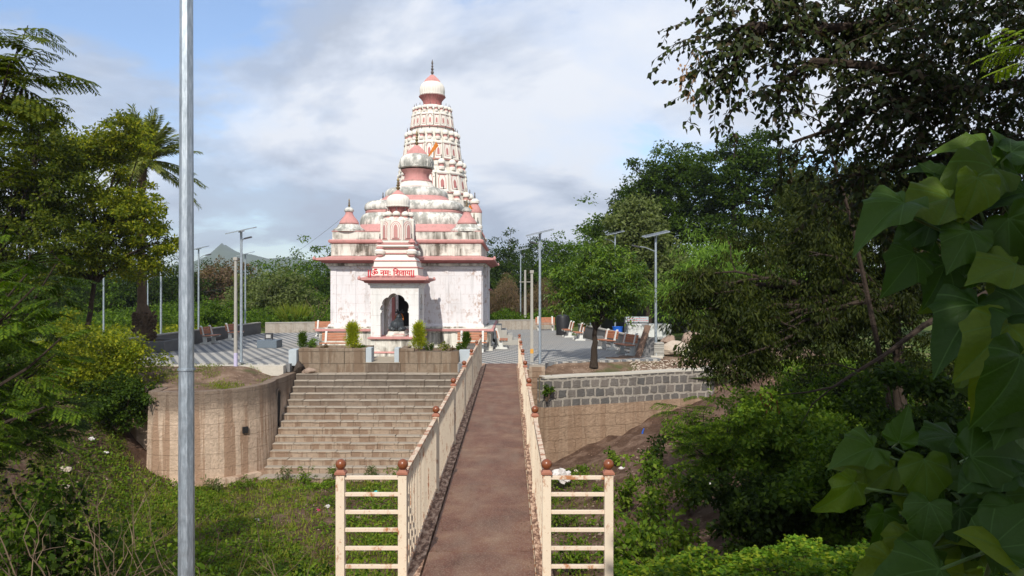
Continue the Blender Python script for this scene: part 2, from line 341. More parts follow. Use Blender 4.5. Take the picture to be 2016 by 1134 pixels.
LF_LEFT = leafm('leaf_left_dark', [(.028, .052, .006), (.05, .08, .008), (.12, .15, .014), (.035, .06, .007)])
LF_DEEP = leafm('leaf_deep_green', [(.014, .036, .004), (.027, .060, .007), (.065, .115, .012), (.02, .046, .005)])
LF_YEL = leafm('leaf_yellowgreen', [(.06, .10, .010), (.12, .17, .012), (.27, .29, .02), (.08, .13, .012)])
LF_MANGO = leafm('leaf_mango', [(.028, .075, .010), (.055, .125, .015), (.14, .23, .02), (.035, .08, .012)], .45, .25, None, .3)
LF_GREY = leafm('leaf_greygreen', [(.07, .10, .045), (.11, .15, .07), (.15, .19, .09)])
LF_BAMB = leafm('leaf_bamboo', [(.07, .15, .025), (.12, .23, .04), (.18, .29, .06)])
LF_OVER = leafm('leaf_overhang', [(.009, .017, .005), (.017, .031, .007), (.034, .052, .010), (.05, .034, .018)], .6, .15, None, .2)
LF_COVER = leafm('leaf_groundcover', [(.05, .11, .012), (.09, .175, .02), (.17, .26, .03), (.04, .085, .010)])
LF_GRASS = leafm('leaf_grass', [(.09, .15, .018), (.15, .22, .025), (.24, .25, .06)])
LF_CYP = leafm('leaf_cypress', [(.26, .34, .02), (.42, .46, .03), (.18, .26, .02)])
LF_LIME = leafm('leaf_clover', [(.055, .13, .013), (.105, .21, .02), (.24, .30, .03)])
LF_PALM = leafm('leaf_palm', [(.08, .115, .04), (.13, .17, .06), (.22, .24, .10)])
LF_BROWN = leafm('dry_vines', [(.10, .06, .04), (.17, .11, .07), (.22, .15, .09), (.07, .07, .03)])
LF_POD = leafm('seed_pods', [(.35, .20, .12), (.45, .28, .17)]); FLOW = leafm('white_petals', [(.7, .68, .62), (.7, .45, .45)])
BARK = plain('bark', (.11, .075, .05), .95, 0, .5, 9, .1, .02); BARKD = plain('dark_bark', (.045, .033, .025), .95, 0, .4, 9, .1, .02); TWIG = plain('dry_twig', (.17, .12, .075), .9, 0, .3)
STONEM = plain('boulder', (.30, .22, .17), .95, 0, .35, 4, .1, .03); STONEP = plain('pale_stone', (.46, .38, .30), .95, 0, .3, 6, .1, .02)
CLOTHW = plain('pale_cloth', (.62, .58, .56), .9, 0, .15, 8); BLUE = plain('blue_plastic', (.02, .12, .55), .4); GRN = plain('green_plastic', (.1, .5, .2), .4); ORANGE = plain('orange_cloth', (.62, .20, .03), .8, 0, .3)

# ------------------------------------------------------------------ foliage generators (numpy)
def unit(a): return a / np.maximum(np.linalg.norm(a, axis=1, keepdims=True), 1e-9)
def leafquads(C, D, N, ln, wd, fold=.15):
    """diamond leaf: base C, direction D, normal N, length ln, width wd"""
    D = unit(D); S = unit(np.cross(N, D)); U = np.cross(D, S); ln = np.asarray(ln).reshape(-1, 1) * np.ones((len(C), 1)); wd = np.asarray(wd).reshape(-1, 1) * np.ones((len(C), 1))
    a = C; b = C + D * ln * .45 + S * wd * .5 + U * wd * fold; c = C + D * ln - U * ln * .12; d = C + D * ln * .45 - S * wd * .5 + U * wd * fold
    V = np.stack([a, b, c, d], 1).reshape(-1, 3); F = np.arange(len(V)).reshape(-1, 4); return V, F
def clumpleaves(cent, rad, n, ln, wd, droop=.2, flat=.6, seed=1, shell=.5):
    r = np.random.default_rng(seed); cent = np.asarray(cent, float); k = len(cent); rad = np.asarray(rad, float) * np.ones(k)
    idx = np.repeat(np.arange(k), n); m = len(idx); o = unit(r.normal(size=(m, 3))) * (r.random((m, 1)) ** shell); o[:, 2] *= flat
    C = cent[idx] + o * rad[idx][:, None]; D = unit(o + r.normal(size=(m, 3)) * .6); D[:, 2] -= droop; N = r.normal(size=(m, 3)) * .55; N[:, 2] += .8; N[:, 1] -= .25
    s = r.uniform(.65, 1.25, m); return leafquads(C, D, N, ln * s, wd * s)
def blobclumps(ells, n, seed=1, inner=.35, jag=.22):
    """clump centres spread through the outer part of ellipsoids (cx,cy,cz,rx,ry,rz)"""
    r = np.random.default_rng(seed); vol = np.array([e[3] * e[5] + e[4] * e[5] for e in ells]); cnt = np.maximum(1, (n * vol / vol.sum()).astype(int)); out = []
    for e, c in zip(ells, cnt):
        d = unit(r.normal(size=(c, 3))); t = (inner + (1 - inner) * r.random((c, 1)) ** .6) * (1 + jag * r.normal(size=(c, 1)) * .5); out.append(np.array(e[:3]) + d * t * np.array(e[3:]))
    return np.concatenate(out)
def merge(parts):
    V = []; F = []; b = 0
    for v, f in parts: V.append(v); F.append(f + b); b += len(v)
    return np.concatenate(V), np.concatenate(F)
def curve(p, q, sag=0, n=6, wob=0, r=random):
    p = Vector(p); q = Vector(q); out = []
    for i in range(n + 1):
        t = i / n; v = p.lerp(q, t); v.z += sag * 4 * t * (1 - t)
        if 0 < i < n and wob: v += Vector((r.uniform(-wob, wob), r.uniform(-wob, wob), r.uniform(-wob, wob) * .5))
        out.append(v)
    return out
def tree(name, label, cat, base, ells, nclump, nleaf, ln, wd, leaf, bark=BARK, trad=.15, fork=None, group=None, seed=1, crad=.5, droop=.2, nlimb=14, twigs=30, inner=.35, flat=.6, jag=.22):
    r = random.Random(seed); t = thing(name, label, cat, base, 0, group)
    cs = blobclumps(ells, nclump, seed, inner, jag); rr = np.random.default_rng(seed + 5).uniform(.6, 1.35, len(cs)) * crad
    V, F = clumpleaves(cs, rr, nleaf, ln, wd, droop, flat, seed); meshobj('crown', V, F, leaf, t)
    m = MB(); top = Vector(fork) if fork else Vector(base).lerp(Vector(ells[0][:3]), .45)
    m.tube(curve(base, top, 0, 6, trad * .25, r), [trad * (1.35 - .6 * min(1, i / 6 + .15)) if i else trad * 1.5 for i in range(7)], 9)
    ec = [Vector(e[:3]) for e in ells]; limbs = []
    for i in range(nlimb):
        e = ells[i % len(ells)]; q = Vector((e[0] + r.uniform(-.55, .55) * e[3], e[1] + r.uniform(-.55, .55) * e[4], e[2] + r.uniform(-.3, .6) * e[5]))
        pts = curve(top, q, .05 * (q - top).length, 6, .06 * (q - top).length, r); m.tube(pts, [trad * .6 * (1 - .8 * k / 6) for k in range(7)], 6); limbs += pts[2:]
    for i in range(twigs):
        q = Vector(cs[r.randrange(len(cs))]); p = min(limbs, key=lambda v: (v - q).length); m.tube(curve(p, q, .02, 3, .05, r), [trad * .16, trad * .12, trad * .09, trad * .05], 4)
    m.build('trunk', bark, t, True); return t
def frondmesh(base, dirv, L, npair, ll, lw, sag, r, up=(0, 0, 1), spread=1.15):
    """pinnate frond: pairs of leaflets along an arching rachis"""
    d = Vector(dirv).normalized(); side = d.cross(Vector(up)).normalized(); C = []; D = []; N = []; Ls = []; pts = []
    for i in range(npair + 1):
        t = i / npair; p = Vector(base) + d * L * t - Vector((0, 0, 1)) * sag * t * t; pts.append(p)
    for i in range(1, npair + 1):
        tg = (pts[i] - pts[i - 1]).normalized(); nn = side.cross(tg)
        for s in (-1, 1):
            C.append(pts[i]); D.append(side * s * spread + tg * .75 - Vector((0, 0, 1)) * .25 + Vector((r.gauss(0, .1),) * 3)); N.append(nn + Vector((r.gauss(0, .15), r.gauss(0, .15), 0))); Ls.append(ll * (1.05 - .5 * abs(i / npair - .4)) * r.uniform(.85, 1.1))
    return pts, leafquads(np.array([tuple(c) for c in C]), np.array([tuple(c) for c in D]), np.array([tuple(c) for c in N]), np.array(Ls), lw, .05)

# ------------------------------------------------------------------ terrain
def nz(X, Y, s=1.0, ph=0):
    return (np.sin(X * 1.3 * s + 1.7 + ph) * np.sin(Y * 1.1 * s + .4 + ph) + .5 * np.sin(X * 2.9 * s + Y * 1.7 * s + ph) + .33 * np.sin(X * 5.3 * s - Y * 4.1 * s + 2 + ph) + .2 * np.sin(X * 9.7 * s + Y * 11.3 * s)) / 2
def sm(t): t = np.clip(t, 0, 1); return t * t * (3 - 2 * t)
def bedz(X, Y):
    X = np.asarray(X, float); Y = np.asarray(Y, float)
    z = -3.32 + .13 * nz(X, Y, .7)
    z = z + 3.24 * sm((-9.7 - X) / 5.6) + np.clip((X - 1.4) * .34, 0, 3.45)
    near = -.12 - 3.5 * sm((Y - 6.9) / 6.5); near = np.where(Y < 6.5, -.12 + (6.5 - Y) * .2, near); near = np.minimum(near, 1.2)
    near = near + .25 * sm((X - 1.2) / 1.5) * sm((10 - Y) / 3)
    z = z + (.10 * nz(X, Y, 1.9, 5) + .07 * nz(X, Y, 4.6, 1) + .035 * nz(X, Y, 9.1, 2)) * sm((X - 1.5) / 2)
    z = np.maximum(z, near + .08 * nz(X, Y, .9, 3))
    side = np.maximum(sm((-12.4 - X) / 1.5), sm((X - 7.6) / 1.6))
    return z * (1 - side * sm((Y - 24.2) / 4.2)) + (-.06) * side * sm((Y - 24.2) / 4.2) + .05 * nz(X, Y, 2.1)
def gridmesh(name, xs, ys, zf, mat, **k):
    X, Y = np.meshgrid(xs, ys); Z = zf(X, Y); V = np.stack([X, Y, Z], -1).reshape(-1, 3); nx, ny = len(xs), len(ys)
    i = np.arange((ny - 1) * (nx - 1)); a = (i // (nx - 1)) * nx + i % (nx - 1); F = np.stack([a, a + 1, a + nx + 1, a + nx], 1)
    return tag(meshobj(name, V, F, mat, None, True), **k)
gx = np.concatenate([[-300, -150, -80, -55], np.arange(-40, 40.1, .25), [55, 80, 150, 300]]); gy = np.concatenate([[-60, -30, -15], np.arange(-8, 29.3, .25)])
gridmesh('riverbed', gx, gy, bedz, SOILB, kind='structure')
gx2 = np.concatenate([-np.geomspace(4500, 40, 20), np.arange(-36, 37, 4), np.geomspace(40, 4500, 20)]); gy2 = np.concatenate([[29.2], np.arange(32, 100, 4), np.geomspace(110, 4300, 20)])
gridmesh('ground', gx2, gy2, lambda X, Y: -.16 + .35 * sm((Y - 54) / 4) + .03 * nz(X, Y, .2) - .45 * (1 - sm((Y - 29.5) / 3.5)) * (X > -14) * (X < 12), FIELD, kind='structure')
def hills(X, Y):
    u = X / Y * 1520 + 1008     # profile of the ridges, in bearings
    k = np.interp(u, [-1500, -300, 100, 300, 395, 425, 437, 450, 480, 520, 560, 620, 700, 1500, 3000], [40, 70, 50, 45, 58, 80, 89, 80, 70, 62, 66, 58, 30, 25, 20])
    k = k + 2.5 * np.sin(u * .09) + 1.6 * np.sin(u * .23 + 1) + 1.0 * np.sin(u * .51)
    t = (Y - 2000) / 1000; prof = np.exp(-((t - .45) / .28) ** 2)
    return -5 + prof * k * 2450 / 1520 * (1 + .06 * nz(X / 60, Y / 60))
HILLM = plain('hill_scrub', (.07, .09, .035), .95, 0, .4, .02)
gridmesh('hills', np.linspace(-3600, 3600, 260), np.linspace(2000, 3000, 24), hills, HILLM, kind='structure')

# plaza paving, terraces
m = MB(); m.loft([[(-16.1, 29.0, z), (-9, 28.55, z), (-8.2, 28.5, z), (-8.2, 29.3, z), (-2.0, 29.3, z), (-2.0, 28.45, z), (1.2, 28.45, z), (1.4, 29.2, z), (5.9, 30.6, z), (3.5, 47, z), (2.6, 52.6, z), (-15.5, 48, z)] for z in (-.3, 0.0)])
tag(m.build('plaza_paving', PAVE), kind='structure')
def terrace(name, outline, z, mat, amp=.05, res=.2):
    from mathutils.geometry import intersect_point_line
    P = [Vector((a, b)) for a, b in outline]
    bm = bmesh.new(); vs = [bm.verts.new((a, b, 0)) for a, b in outline]; f = bm.faces.new(vs); bmesh.ops.triangulate(bm, faces=[f])
    for _ in range(5):
        es = [e for e in bm.edges if e.calc_length() > res * 2]
        if es: bmesh.ops.subdivide_edges(bm, edges=es, cuts=1, use_grid_fill=False); bmesh.ops.triangulate(bm, faces=bm.faces)
    for v in bm.verts: v.co.z = z(v.co.x, v.co.y) if callable(z) else z + amp * float(nz(v.co.x, v.co.y, 1.7))
    be = [e for e in bm.edges if e.is_boundary]; ret = bmesh.ops.extrude_edge_only(bm, edges=be)
    for v in ret['geom']:
        if isinstance(v, bmesh.types.BMVert): v.co.z -= .9
    bmesh.ops.recalc_face_normals(bm, faces=bm.faces); me = bpy.data.meshes.new(name); bm.to_mesh(me); bm.free(); me.materials.append(mat); o = bpy.data.objects.new(name, me); COL.objects.link(o); return o
# bastion outline: side of the steps, round front, then a set-back wall to the left
bc = (-10.35, 26.0); br = 2.32
rim = [(-8.0, 29.2), (-8.0, 28), (-8.0, 27.2)] + [(bc[0] + br * math.cos(R(a)), bc[1] + br * math.sin(R(a))) for a in range(12, -91, -8)] + [(-11.0, 23.72), (-11.25, 23.9), (-11.3, 24.6), (-12.0, 24.85), (-12.7, 25.2), (-13.3, 26.2)]
def zrim(x, y): return -.32 - .08 * float(sm((27.5 - y) / 4))
terr = rim + [(-17, 26.6), (-17, 29.0), (-9, 28.55), (-8.2, 28.5)]
def zsoil(x, y): return -.36 + .36 * float(sm((y - 25.7) / 2.2)) * float(sm((-8.6 - x) / 1.2)) + .04 * float(nz(x, y, 1.9)) - .05
tl = terrace('left_terrace_earth', [(-8.12, 29.2), (-8.12, 27.2)] + [(bc[0] + (br - .1) * math.cos(R(a)), bc[1] + (br - .1) * math.sin(R(a))) for a in range(12, -91, -12)] + [(-11.15, 24.0), (-11.2, 24.75), (-13.2, 26.2), (-17.2, 26.6), (-17.2, 29.3)], zsoil, SOILT); tag(tl, kind='structure')
tr_ = terrace('right_terrace_earth', [(.95, 27.35), (4, 28.45), (7.6, 29.75), (10.5, 28.6), (13.5, 29.5), (13.5, 36), (5.9, 36), (5.7, 30.4), (1.5, 29.15), (1.0, 28.6)], lambda x, y: -.37 + .36 * float(sm((y - 27.9 - .34 * (x - 1)) / 1.5)) + .05 * float(nz(x, y, 1.6)), SOILT); tag(tr_, kind='structure')
m = MB(); m.box(-17, -8.34, 28.15, 28.62, -.4, -.035); tag(m.build('paving_edge_strip', CONCL), kind='structure')

def wallstrip(name, path, z0, ztop, mat, parent=None, thick=.35, lean=.0, uvo=0, smooth=False, side=1, uvz=0):
    """vertical wall sheet with thickness following path (x,y), UVs in metres"""
    V = []; UV = []; F = []; s = 0; n = len(path); nzr = 10
    for i, (x, y) in enumerate(path):
        if i: s += math.hypot(x - path[i - 1][0], y - path[i - 1][1])
        a = path[max(0, i - 1)]; b = path[min(n - 1, i + 1)]; tx, ty = b[0] - a[0], b[1] - a[1]; l = math.hypot(tx, ty); nx, ny = ty / l * side, -tx / l * side
        zt = ztop(x, y) if callable(ztop) else ztop; zb = z0(x, y) if callable(z0) else z0
        for k in range(nzr + 1):
            t = k / nzr; z = zb + (zt - zb) * t; o = lean * (1 - t); V.append((x + nx * o, y + ny * o, z)); UV.append((s + uvo, z + uvz))
        V.append((x - nx * thick, y - ny * thick, zt)); UV.append((s + uvo, zt + thick)); V.append((x - nx * thick, y - ny * thick, zb)); UV.append((s + uvo, zb))
    k = nzr + 3
    for i in range(n - 1):
        for j in range(k): jj = (j + 1) % k; F.append((i * k + j, (i + 1) * k + j, (i + 1) * k + jj, i * k + jj))
    F.append(tuple(range(k))); F.append(tuple((n - 1) * k + j for j in range(k))[::-1])
    o = meshobj(name, V, F, mat, parent, uv=UV); bm = bmesh.new(); bm.from_mesh(o.data); bmesh.ops.recalc_face_normals(bm, faces=bm.faces); bm.to_mesh(o.data); bm.free(); return o
bt = thing('stone_bastion', 'round stained stone bastion wall left of the river steps', 'bastion', (-10.3, 24, -3.6))
wallstrip('wall', rim, -4.2, zrim, BAST, bt, .32, .10, side=-1)
wallstrip('footing', [(x + dx, y - .32) for x, y, dx in [(-8.0 + .3, 25.3, 0), (-8.15, 24.9, 0), (-8.6, 24.3, 0), (-9.4, 23.75, 0), (-10.3, 23.6, 0), (-11.4, 23.65, 0), (-11.7, 24.3, 0)]], -4.2, -3.10, BAST, bt, .7, .02, 5, side=-1)
# arched niche and drain hole: near-black plates paint the hollows' shade; proud frames on the side wall
m = MB(); z0, z1 = -1.95, -1.05; yc = 26.55
prof = [(yc - .19, z0), (yc + .19, z0)] + [(yc + .19 * math.cos(R(a)), z1 + .32 * math.sin(R(a)) ** .8) for a in range(0, 181, 20)]
bx_ = bc[0] + br * math.cos(math.asin((yc - bc[1]) / br)) + .06
m.loft([[(bx_ - .02, p[0], p[1]) for p in prof], [(bx_ + .012, p[0], p[1]) for p in prof]]); m.build('niche', DARK, bt)
fr = [(yc + (.19 + .05) * math.cos(R(a)), z1 + .37 * math.sin(R(a)) ** .8) for a in range(0, 181, 12)]; m = MB(); m.tube([(bx_ + .01, yc + .23, z0)] + [(bx_ + .01, a, b) for a, b in fr] + [(bx_ + .01, yc - .23, z0)], .03, 4); m.build('niche_frame', BAST, bt)
m = MB(); a = R(-38); cxh, cyh = bc[0] + (br + .05) * math.cos(a), bc[1] + (br + .05) * math.sin(a); m.box(-.09, .09, -.04, .03, -.09, .11); m.xform(Matrix.Translation((cxh, cyh, -1.72)) @ Matrix.Rotation(a + PI / 2, 4, 'Z')); m.build('drain_hole', DARK, bt)

# river steps
st = thing('river_steps', 'wide flight of brown stone steps down to the riverbed', 'steps', (-5, 26.5, -3.2))
m = MB(); TZ, RH, TD = -.37, .2, .28
for i in range(15):
    zt = TZ - i * RH; yf = 28.5 - i * TD; y1 = 29.1 if i == 0 else yf + TD + .02
    if i == 14: yf -= .3
    x0, x1 = (-7.98, -1.9)
    nseg = 9; rr_ = random.Random(i)
    xs = [x0] + sorted(x0 + (x1 - x0) * (k + rr_.uniform(-.3, .3)) / nseg for k in range(1, nseg)) + [x1]
    for a, b in zip(xs[:-1], xs[1:]):
        dz = rr_.uniform(-.010, .008); dy = rr_.uniform(-.015, .01); m.bbox(a, b - rr_.uniform(.004, .012), yf + dy + rr_.uniform(-.012, .012), y1, zt - RH - .15, zt + dz, rr_.uniform(.010, .03))
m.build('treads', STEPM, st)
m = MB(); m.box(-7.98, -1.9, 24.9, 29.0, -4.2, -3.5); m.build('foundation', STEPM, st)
# broken stones at the top left of the steps
tag(icorock('broken_stone', (-7.95, 28.75, -.2), (.2, .3, .28), plain('dark_rock', (.07, .055, .045), .95, 0, .4, 5, .1, .03), 5), 'dark broken stone lump on the bastion rim by the top step', 'stone')
tag(icorock('broken_stone', (-7.55, 28.72, -.28), (.3, .2, .14), STONEM, 8), 'brown boulder lying on the top step beside the dark lump', 'stone')

# planters flanking the temple path
def planter(label, x0, x1, zt, splits, extra=None):
    t = thing('stone_planter', label, 'planter', ((x0 + x1) / 2, 29.2, 0), 0, 'planters on top of the steps'); m = MB()
    xs = [x0] + splits + [x1]
    for i, (a, b) in enumerate(zip(xs[:-1], xs[1:])):
        m.bbox(a, b - .005, 29.0 - (.03 if i % 2 else 0), 29.3, -.4, zt[i], .015)
    m.bbox(x0, x0 + .25, 29.3, 30.6, -.1, zt[0], .01); m.bbox(x1 - .25, x1, 29.3, 30.6, -.1, zt[-1], .01); m.bbox(x0, x1, 30.6, 30.8, -.1, min(zt), .01); m.build('wall', PLANTW, t)
    m = MB(); m.box(x0 + .2, x1 - .2, 29.28, 30.62, 0, min(zt) - .06); m.build('soil', SOILT, t); return t
planter('brown stone planter left of the path with four shrubs', -8.02, -5.5, [.53, .53, .52], [-7.1, -6.3])
planter('brown stone planter right of the path with flowering shrubs', -4.24, -2.0, [.52, .42, .42], [-3.68, -2.7])
m = MB(); m.bbox(-8.32, -8.03, 28.75, 29.4, -.1, .5, .01); tag(m.build('concrete_post', CONCB), 'pale bluish block at the outer left end of the planter', 'post')
m = MB(); m.bbox(-5.49, -5.28, 29.0, 29.5, -.1, .55, .012); tag(m.build('concrete_post', CONCB), 'pale bluish gate pier left of the temple path', 'post')
m = MB(); m.bbox(-4.42, -4.25, 29.0, 29.5, -.1, .55, .012); tag(m.build('concrete_post', CONCB), 'pale bluish gate pier right of the temple path', 'post')
m = MB(); m.bbox(-2.0, -1.3, 29.3, 29.6, -.1, .45, .012); tag(m.build('low_wall', CONCB), 'short pale bluish wall between planter and footbridge', 'wall')
m = MB(); m.bbox(-5.5, -4.2, 28.95, 31.4, -.36, .012, .012); tag(m.build('temple_path', PATHM), kind='structure')

# right retaining wall
rw = thing('retaining_wall', 'curved wall of dark squared blocks above brown stone right of the bridge', 'wall', (4, 28, -3))
path = [(.9, 27.45), (1.15, 27.2), (1.6, 27.35)] + [(1.6 + i * .55, 27.35 + i * .2 + .06 * math.sin(i)) for i in range(1, 12)] + [(8.4, 30.6)]
ztopw = lambda x, y: -.34 + .05 * (x - 1) / 6
wallstrip('block_courses', path, lambda x, y: -1.42 + .06 * (x - 1) / 6, lambda x, y: ztopw(x, y) - .06, BLOCK, rw, .5, .0, side=1, uvz=.40)
wallstrip('coping', [(x, y - .02) for x, y in path[1:]], lambda x, y: ztopw(x, y) - .06, ztopw, CONCL, rw, .55, .0, side=1)
wallstrip('brown_courses', [(x, y - .03) for x, y in path], -4.3, lambda x, y: -1.42 + .06 * (x - 1) / 6, BROWNW, rw, .5, .10, side=1)
m = MB(); m.bbox(-1.9, .9, 28.1, 28.42, -4.3, -.16, .02); m.bbox(.62, 1.2, 27.9, 28.6, -1.6, -.02, .03); tag(m.build('bridge_abutment', BROWNW if False else STEPM), 'stone abutment under the far end of the footbridge', 'abutment')
tag(wallstrip('rubble_wall', [(9.2, 29.3), (11, 28.6), (13, 28.3), (16, 28.6)], -2.6, lambda x, y: -.9 + .15 * math.sin(x * 2), stone('rubble', (.46, .36, .27), (.38, .30, .22), (.22, .17, .13), .35, .22, .03, 'uv', .3, .08), side=1), 'low crumbling rubble wall beyond the slope at far right', 'wall')

# ------------------------------------------------------------------ footbridge
BR = lambda y: -.0033 * (y - 7.24)
br_ = thing('footbridge', 'long rusty steel plate footbridge with cream railings leading to the temple', 'footbridge', (-.35, 17, 0))
def sheet(xa, xb, y0, y1, z0, z1):
    return [[(xa + BR(y0), y0, z), (xb + BR(y0), y0, z), (xb + BR(y1), y1, z), (xa + BR(y1), y1, z)] for z in (z0, z1)]
m = MB(); ys = [5.6, 8.2, 10.9, 13.5, 16.1, 18.8, 21.4, 24.0, 26.6, 28.55]
for a, b in zip(ys[:-1], ys[1:]): m.loft(sheet(-.875, .225, a, b - .018, -.012, .006 + .003 * ((a * 3) % 2)))
m.build('deck_plate', DECK, br_)
for xa, xb in ((-1.09, -.895), (.245, .40)):
    m = MB(); m.loft(sheet(xa, xb, 5.6, 28.5, -.05, 0.02)); m.build('edge_strip', CURB, br_)
m = MB()
for xa in (-.95, .22): m.loft(sheet(xa, xa + .12, 5.6, 28.4, -.34, -.055))
for y in np.arange(7, 28, 1.6): m.loft(sheet(-.82, .21, y, y + .1, -.2, -.055))
m.build('girders', CREAMR, br_)
for y in (14.5, 21.5):
    m = MB(); m.lathe((-.35 + BR(y), y, -4.2), [(.22, 0), (.22, 3.85)], 16); m.box(-1.0, .3, y - .2, y + .2, -.55, -.345); m.build('pier', CONC, br_)
PY = [7.24 + 3.27 * i for i in range(7)]
def mkpost(x, y, z0=-.05, parent=br_):
    m = MB(); m.bbox(x - .04, x + .04, y - .04, y + .04, z0, 1.05, .005); p = m.build('post', CREAM, parent)
    m = MB(); m.rect((x - .038, x + .038, y - .038, y + .038), [(.0, 1.05), (.014, 1.058), (.014, 1.075), (.003, 1.085), (-.008, 1.10)]); m.build('collar', COLLAR, p).location = (0, 0, 0)
    m = MB(); m.lathe((x, y, 1.148), [(.05 * math.sin(R(a)), -.05 * math.cos(R(a))) for a in range(8, 180, 12)], 20); m.build('ball', BALL, p, True)
for sx, x0 in ((-1, -1.024), (1, .324)):
    for i, y in enumerate(PY):
        mkpost(x0 + BR(y), y)
        if i < len(PY) - 1:
            y2 = PY[i + 1]; xa, xb = x0 + BR(y), x0 + BR(y2); m = MB(); m.mi = 0
            m.beam((xa, y + .04, 1.035), (xb, y2 - .04, 1.035), .05, .035); m.beam((xa, y + .04, .065), (xb, y2 - .04, .065), .03, .03); m.mi = 1
            n = 24
            for k in range(1, n):
                t = k / n; yy = y + .04 + (3.27 - .08) * t; xx = xa + (xb - xa) * t; m.box(xx - .009, xx + .009, yy - .009, yy + .009, .05, 1.02)
            m.build('railing_panel', None, br_, mats=[CREAMR, CREAM])
for xo, xi in ((-1.605, -1.024), (.905, .324)):
    mkpost(xo, 7.24, -1.6)
    s = 1 if xi > xo else -1; m = MB()
    for z in (1.023, .866, .70, .533, .361, .19, .02): m.bbox(min(xo + s * .04, xi - s * .04), max(xo + s * .04, xi - s * .04), 7.225, 7.255, z - .018, z + .018, .003)
    m.build('railing_ladder', CREAMR if False else rail('cream_rungs', (.72, .59, .45), (.40, .17, .07), .56), br_)

# ------------------------------------------------------------------ temple
TX = -4.8
tp = thing('hindu_temple', 'white and pink temple hall with broad dome and tall tiered tower', 'temple', (TX, 38.8, 0))
HW = 3.42; hall = (TX - HW, TX + HW, 35.0, 43.0)
m = MB(); m.mi = 0
m.rect(hall, [(.52, -.1), (.52, .14), (.45, .16), (.42, .2), (.42, .78), (.50, .86)]); m.mi = 1; m.rect(hall, [(.50, .861), (.56, .87), (.56, .955), (.50, .97)])
m.mi = 0; m.rect(hall, [(.46, .971), (.12, 1.0), (.10, 1.06)])
for x in np.arange(-3.3, 3.4, 1.1): m.bbox(TX + x - .08, TX + x + .08, 34.55, 34.62, .17, .80, .01)
m.build('plinth', None, tp, mats=[WHITE_D, PINK])
# hall walls with a door opening in the middle of the front
DX0, DX1, DZ = TX - .62, TX + .62, 3.0
m = MB()
m.box(hall[0], DX0, 35.0, 35.5, 1.0, 3.95); m.box(DX1, hall[1], 35.0, 35.5, 1.0, 3.95); m.box(DX0, DX1, 35.0, 35.5, DZ, 3.95)
m.box(hall[0], hall[0] + .5, 35.5, 43, 1.0, 3.95); m.box(hall[1] - .5, hall[1], 35.5, 43, 1.0, 3.95); m.box(hall[0] + .5, hall[1] - .5, 42.5, 43, 1.0, 3.95)
for x in (-3.35, -2.35, 1.85, 3.23): m.box(TX + x - .07, TX + x + .07 + (.12 if abs(x) > 3 else 0), 34.965, 35.0, 1.06, 3.8)
for a, b in ((-3.46, -.7), (.7, 3.46)): m.rect((TX + a, TX + b, 34.985, 35.0), [(.0, 3.66), (.05, 3.72), (.05, 3.78), (.0, 3.82)]); m.rect((TX + a, TX + b, 34.98, 35.0), [(.08, 1.06), (.05, 1.14), (.0, 1.18)])
m.box(hall[1], hall[1] + .16, 37.0, 41.0, 1.06, 3.9); m.box(hall[1], hall[1] + .05, 35.2, 35.6, 1.06, 3.9); m.box(hall[1] + .16, hall[1] + .22, 37.8, 40.2, 1.06, 3.9)
m.box(hall[0] - .16, hall[0], 37.0, 41.0, 1.06, 3.9); m.box(hall[1] + .04, hall[1] + .06, 36, 36.6, 1.2, 3.5)
m.build('hall_walls', WHITE, tp)
m = MB(); m.box(hall[1] + .16, hall[1] + .34, 38.2, 39.8, 2.68, 2.76); m.build('side_ledge', PINKD, tp)
m = MB(); m.mi = 0; m.box(DX0, DX1, 35.52, 35.56, 1.0, DZ); m.mi = 1  # first box: black panel painting the unlit hall behind the door
m.box(DX0 - .02, DX0 + .12, 34.93, 35.4, 1.0, DZ + .02); m.box(DX1 - .12, DX1 + .02, 34.93, 35.4, 1.0, DZ + .02); m.box(DX0 + .121, DX1 - .121, 34.94, 35.4, DZ - .12, DZ + .02); m.mi = 2
m.box(DX0 + .14, DX0 + .24, 35.0, 35.3, 1.0, DZ - .12)
m.build('doorway', None, tp, mats=[DARK, PINKD, WHITE])
# chajja (eave), attic walls, parapet
def eave(rct, z, o, parent, t=.14, tip=.16):
    m = MB(); m.mi = 1; m.rect(rct, [(0.02, z - .14), (o * .55, z - .11), (o * .60, z - .06), (o * .97, z - .005)], cap1=False); m.mi = 0; m.rect(rct, [(o * .97, z - .005), (o, z + .0), (o, z + .09), (o * .5, z + .13), (0.0, z + .2)], cap0=False)  # underside: maroon paint with the eave's own shadow put into the colour
    m.mi = 0; o2 = o
    for sx in (0, 1):
        for sy in (2, 3):
            x = rct[sx] + (-o2 if sx == 0 else o2); y = rct[sy] + (-o2 if sy == 2 else o2); m.lathe((x, y, z + .0), [(.05, 0), (.075, .06), (.05, .13), (.02, .16)], 8)
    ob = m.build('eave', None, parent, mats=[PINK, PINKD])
    return ob
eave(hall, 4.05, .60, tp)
for k, x in enumerate(np.arange(-3.2, 3.3, .8)):
    pass
m = MB(); m.rect(hall, [(.14, 3.80), (.20, 3.86), (.20, 3.91)]); m.build('under_eave_moulding', WHITE_D, tp)
m = MB(); m.mi = 0; m.rect(hall, [(-.02, 4.18), (-.02, 4.82)]); m.mi = 1; m.rect(hall, [(.0, 4.821), (.08, 4.86), (.10, 4.95), (.04, 5.0)]); m.mi = 0
m.rect(hall, [(-.06, 5.001), (-.06, 5.36)]); m.mi = 1; m.rect(hall, [(-.03, 5.361), (-.03, 5.40)])
m.mi = 0
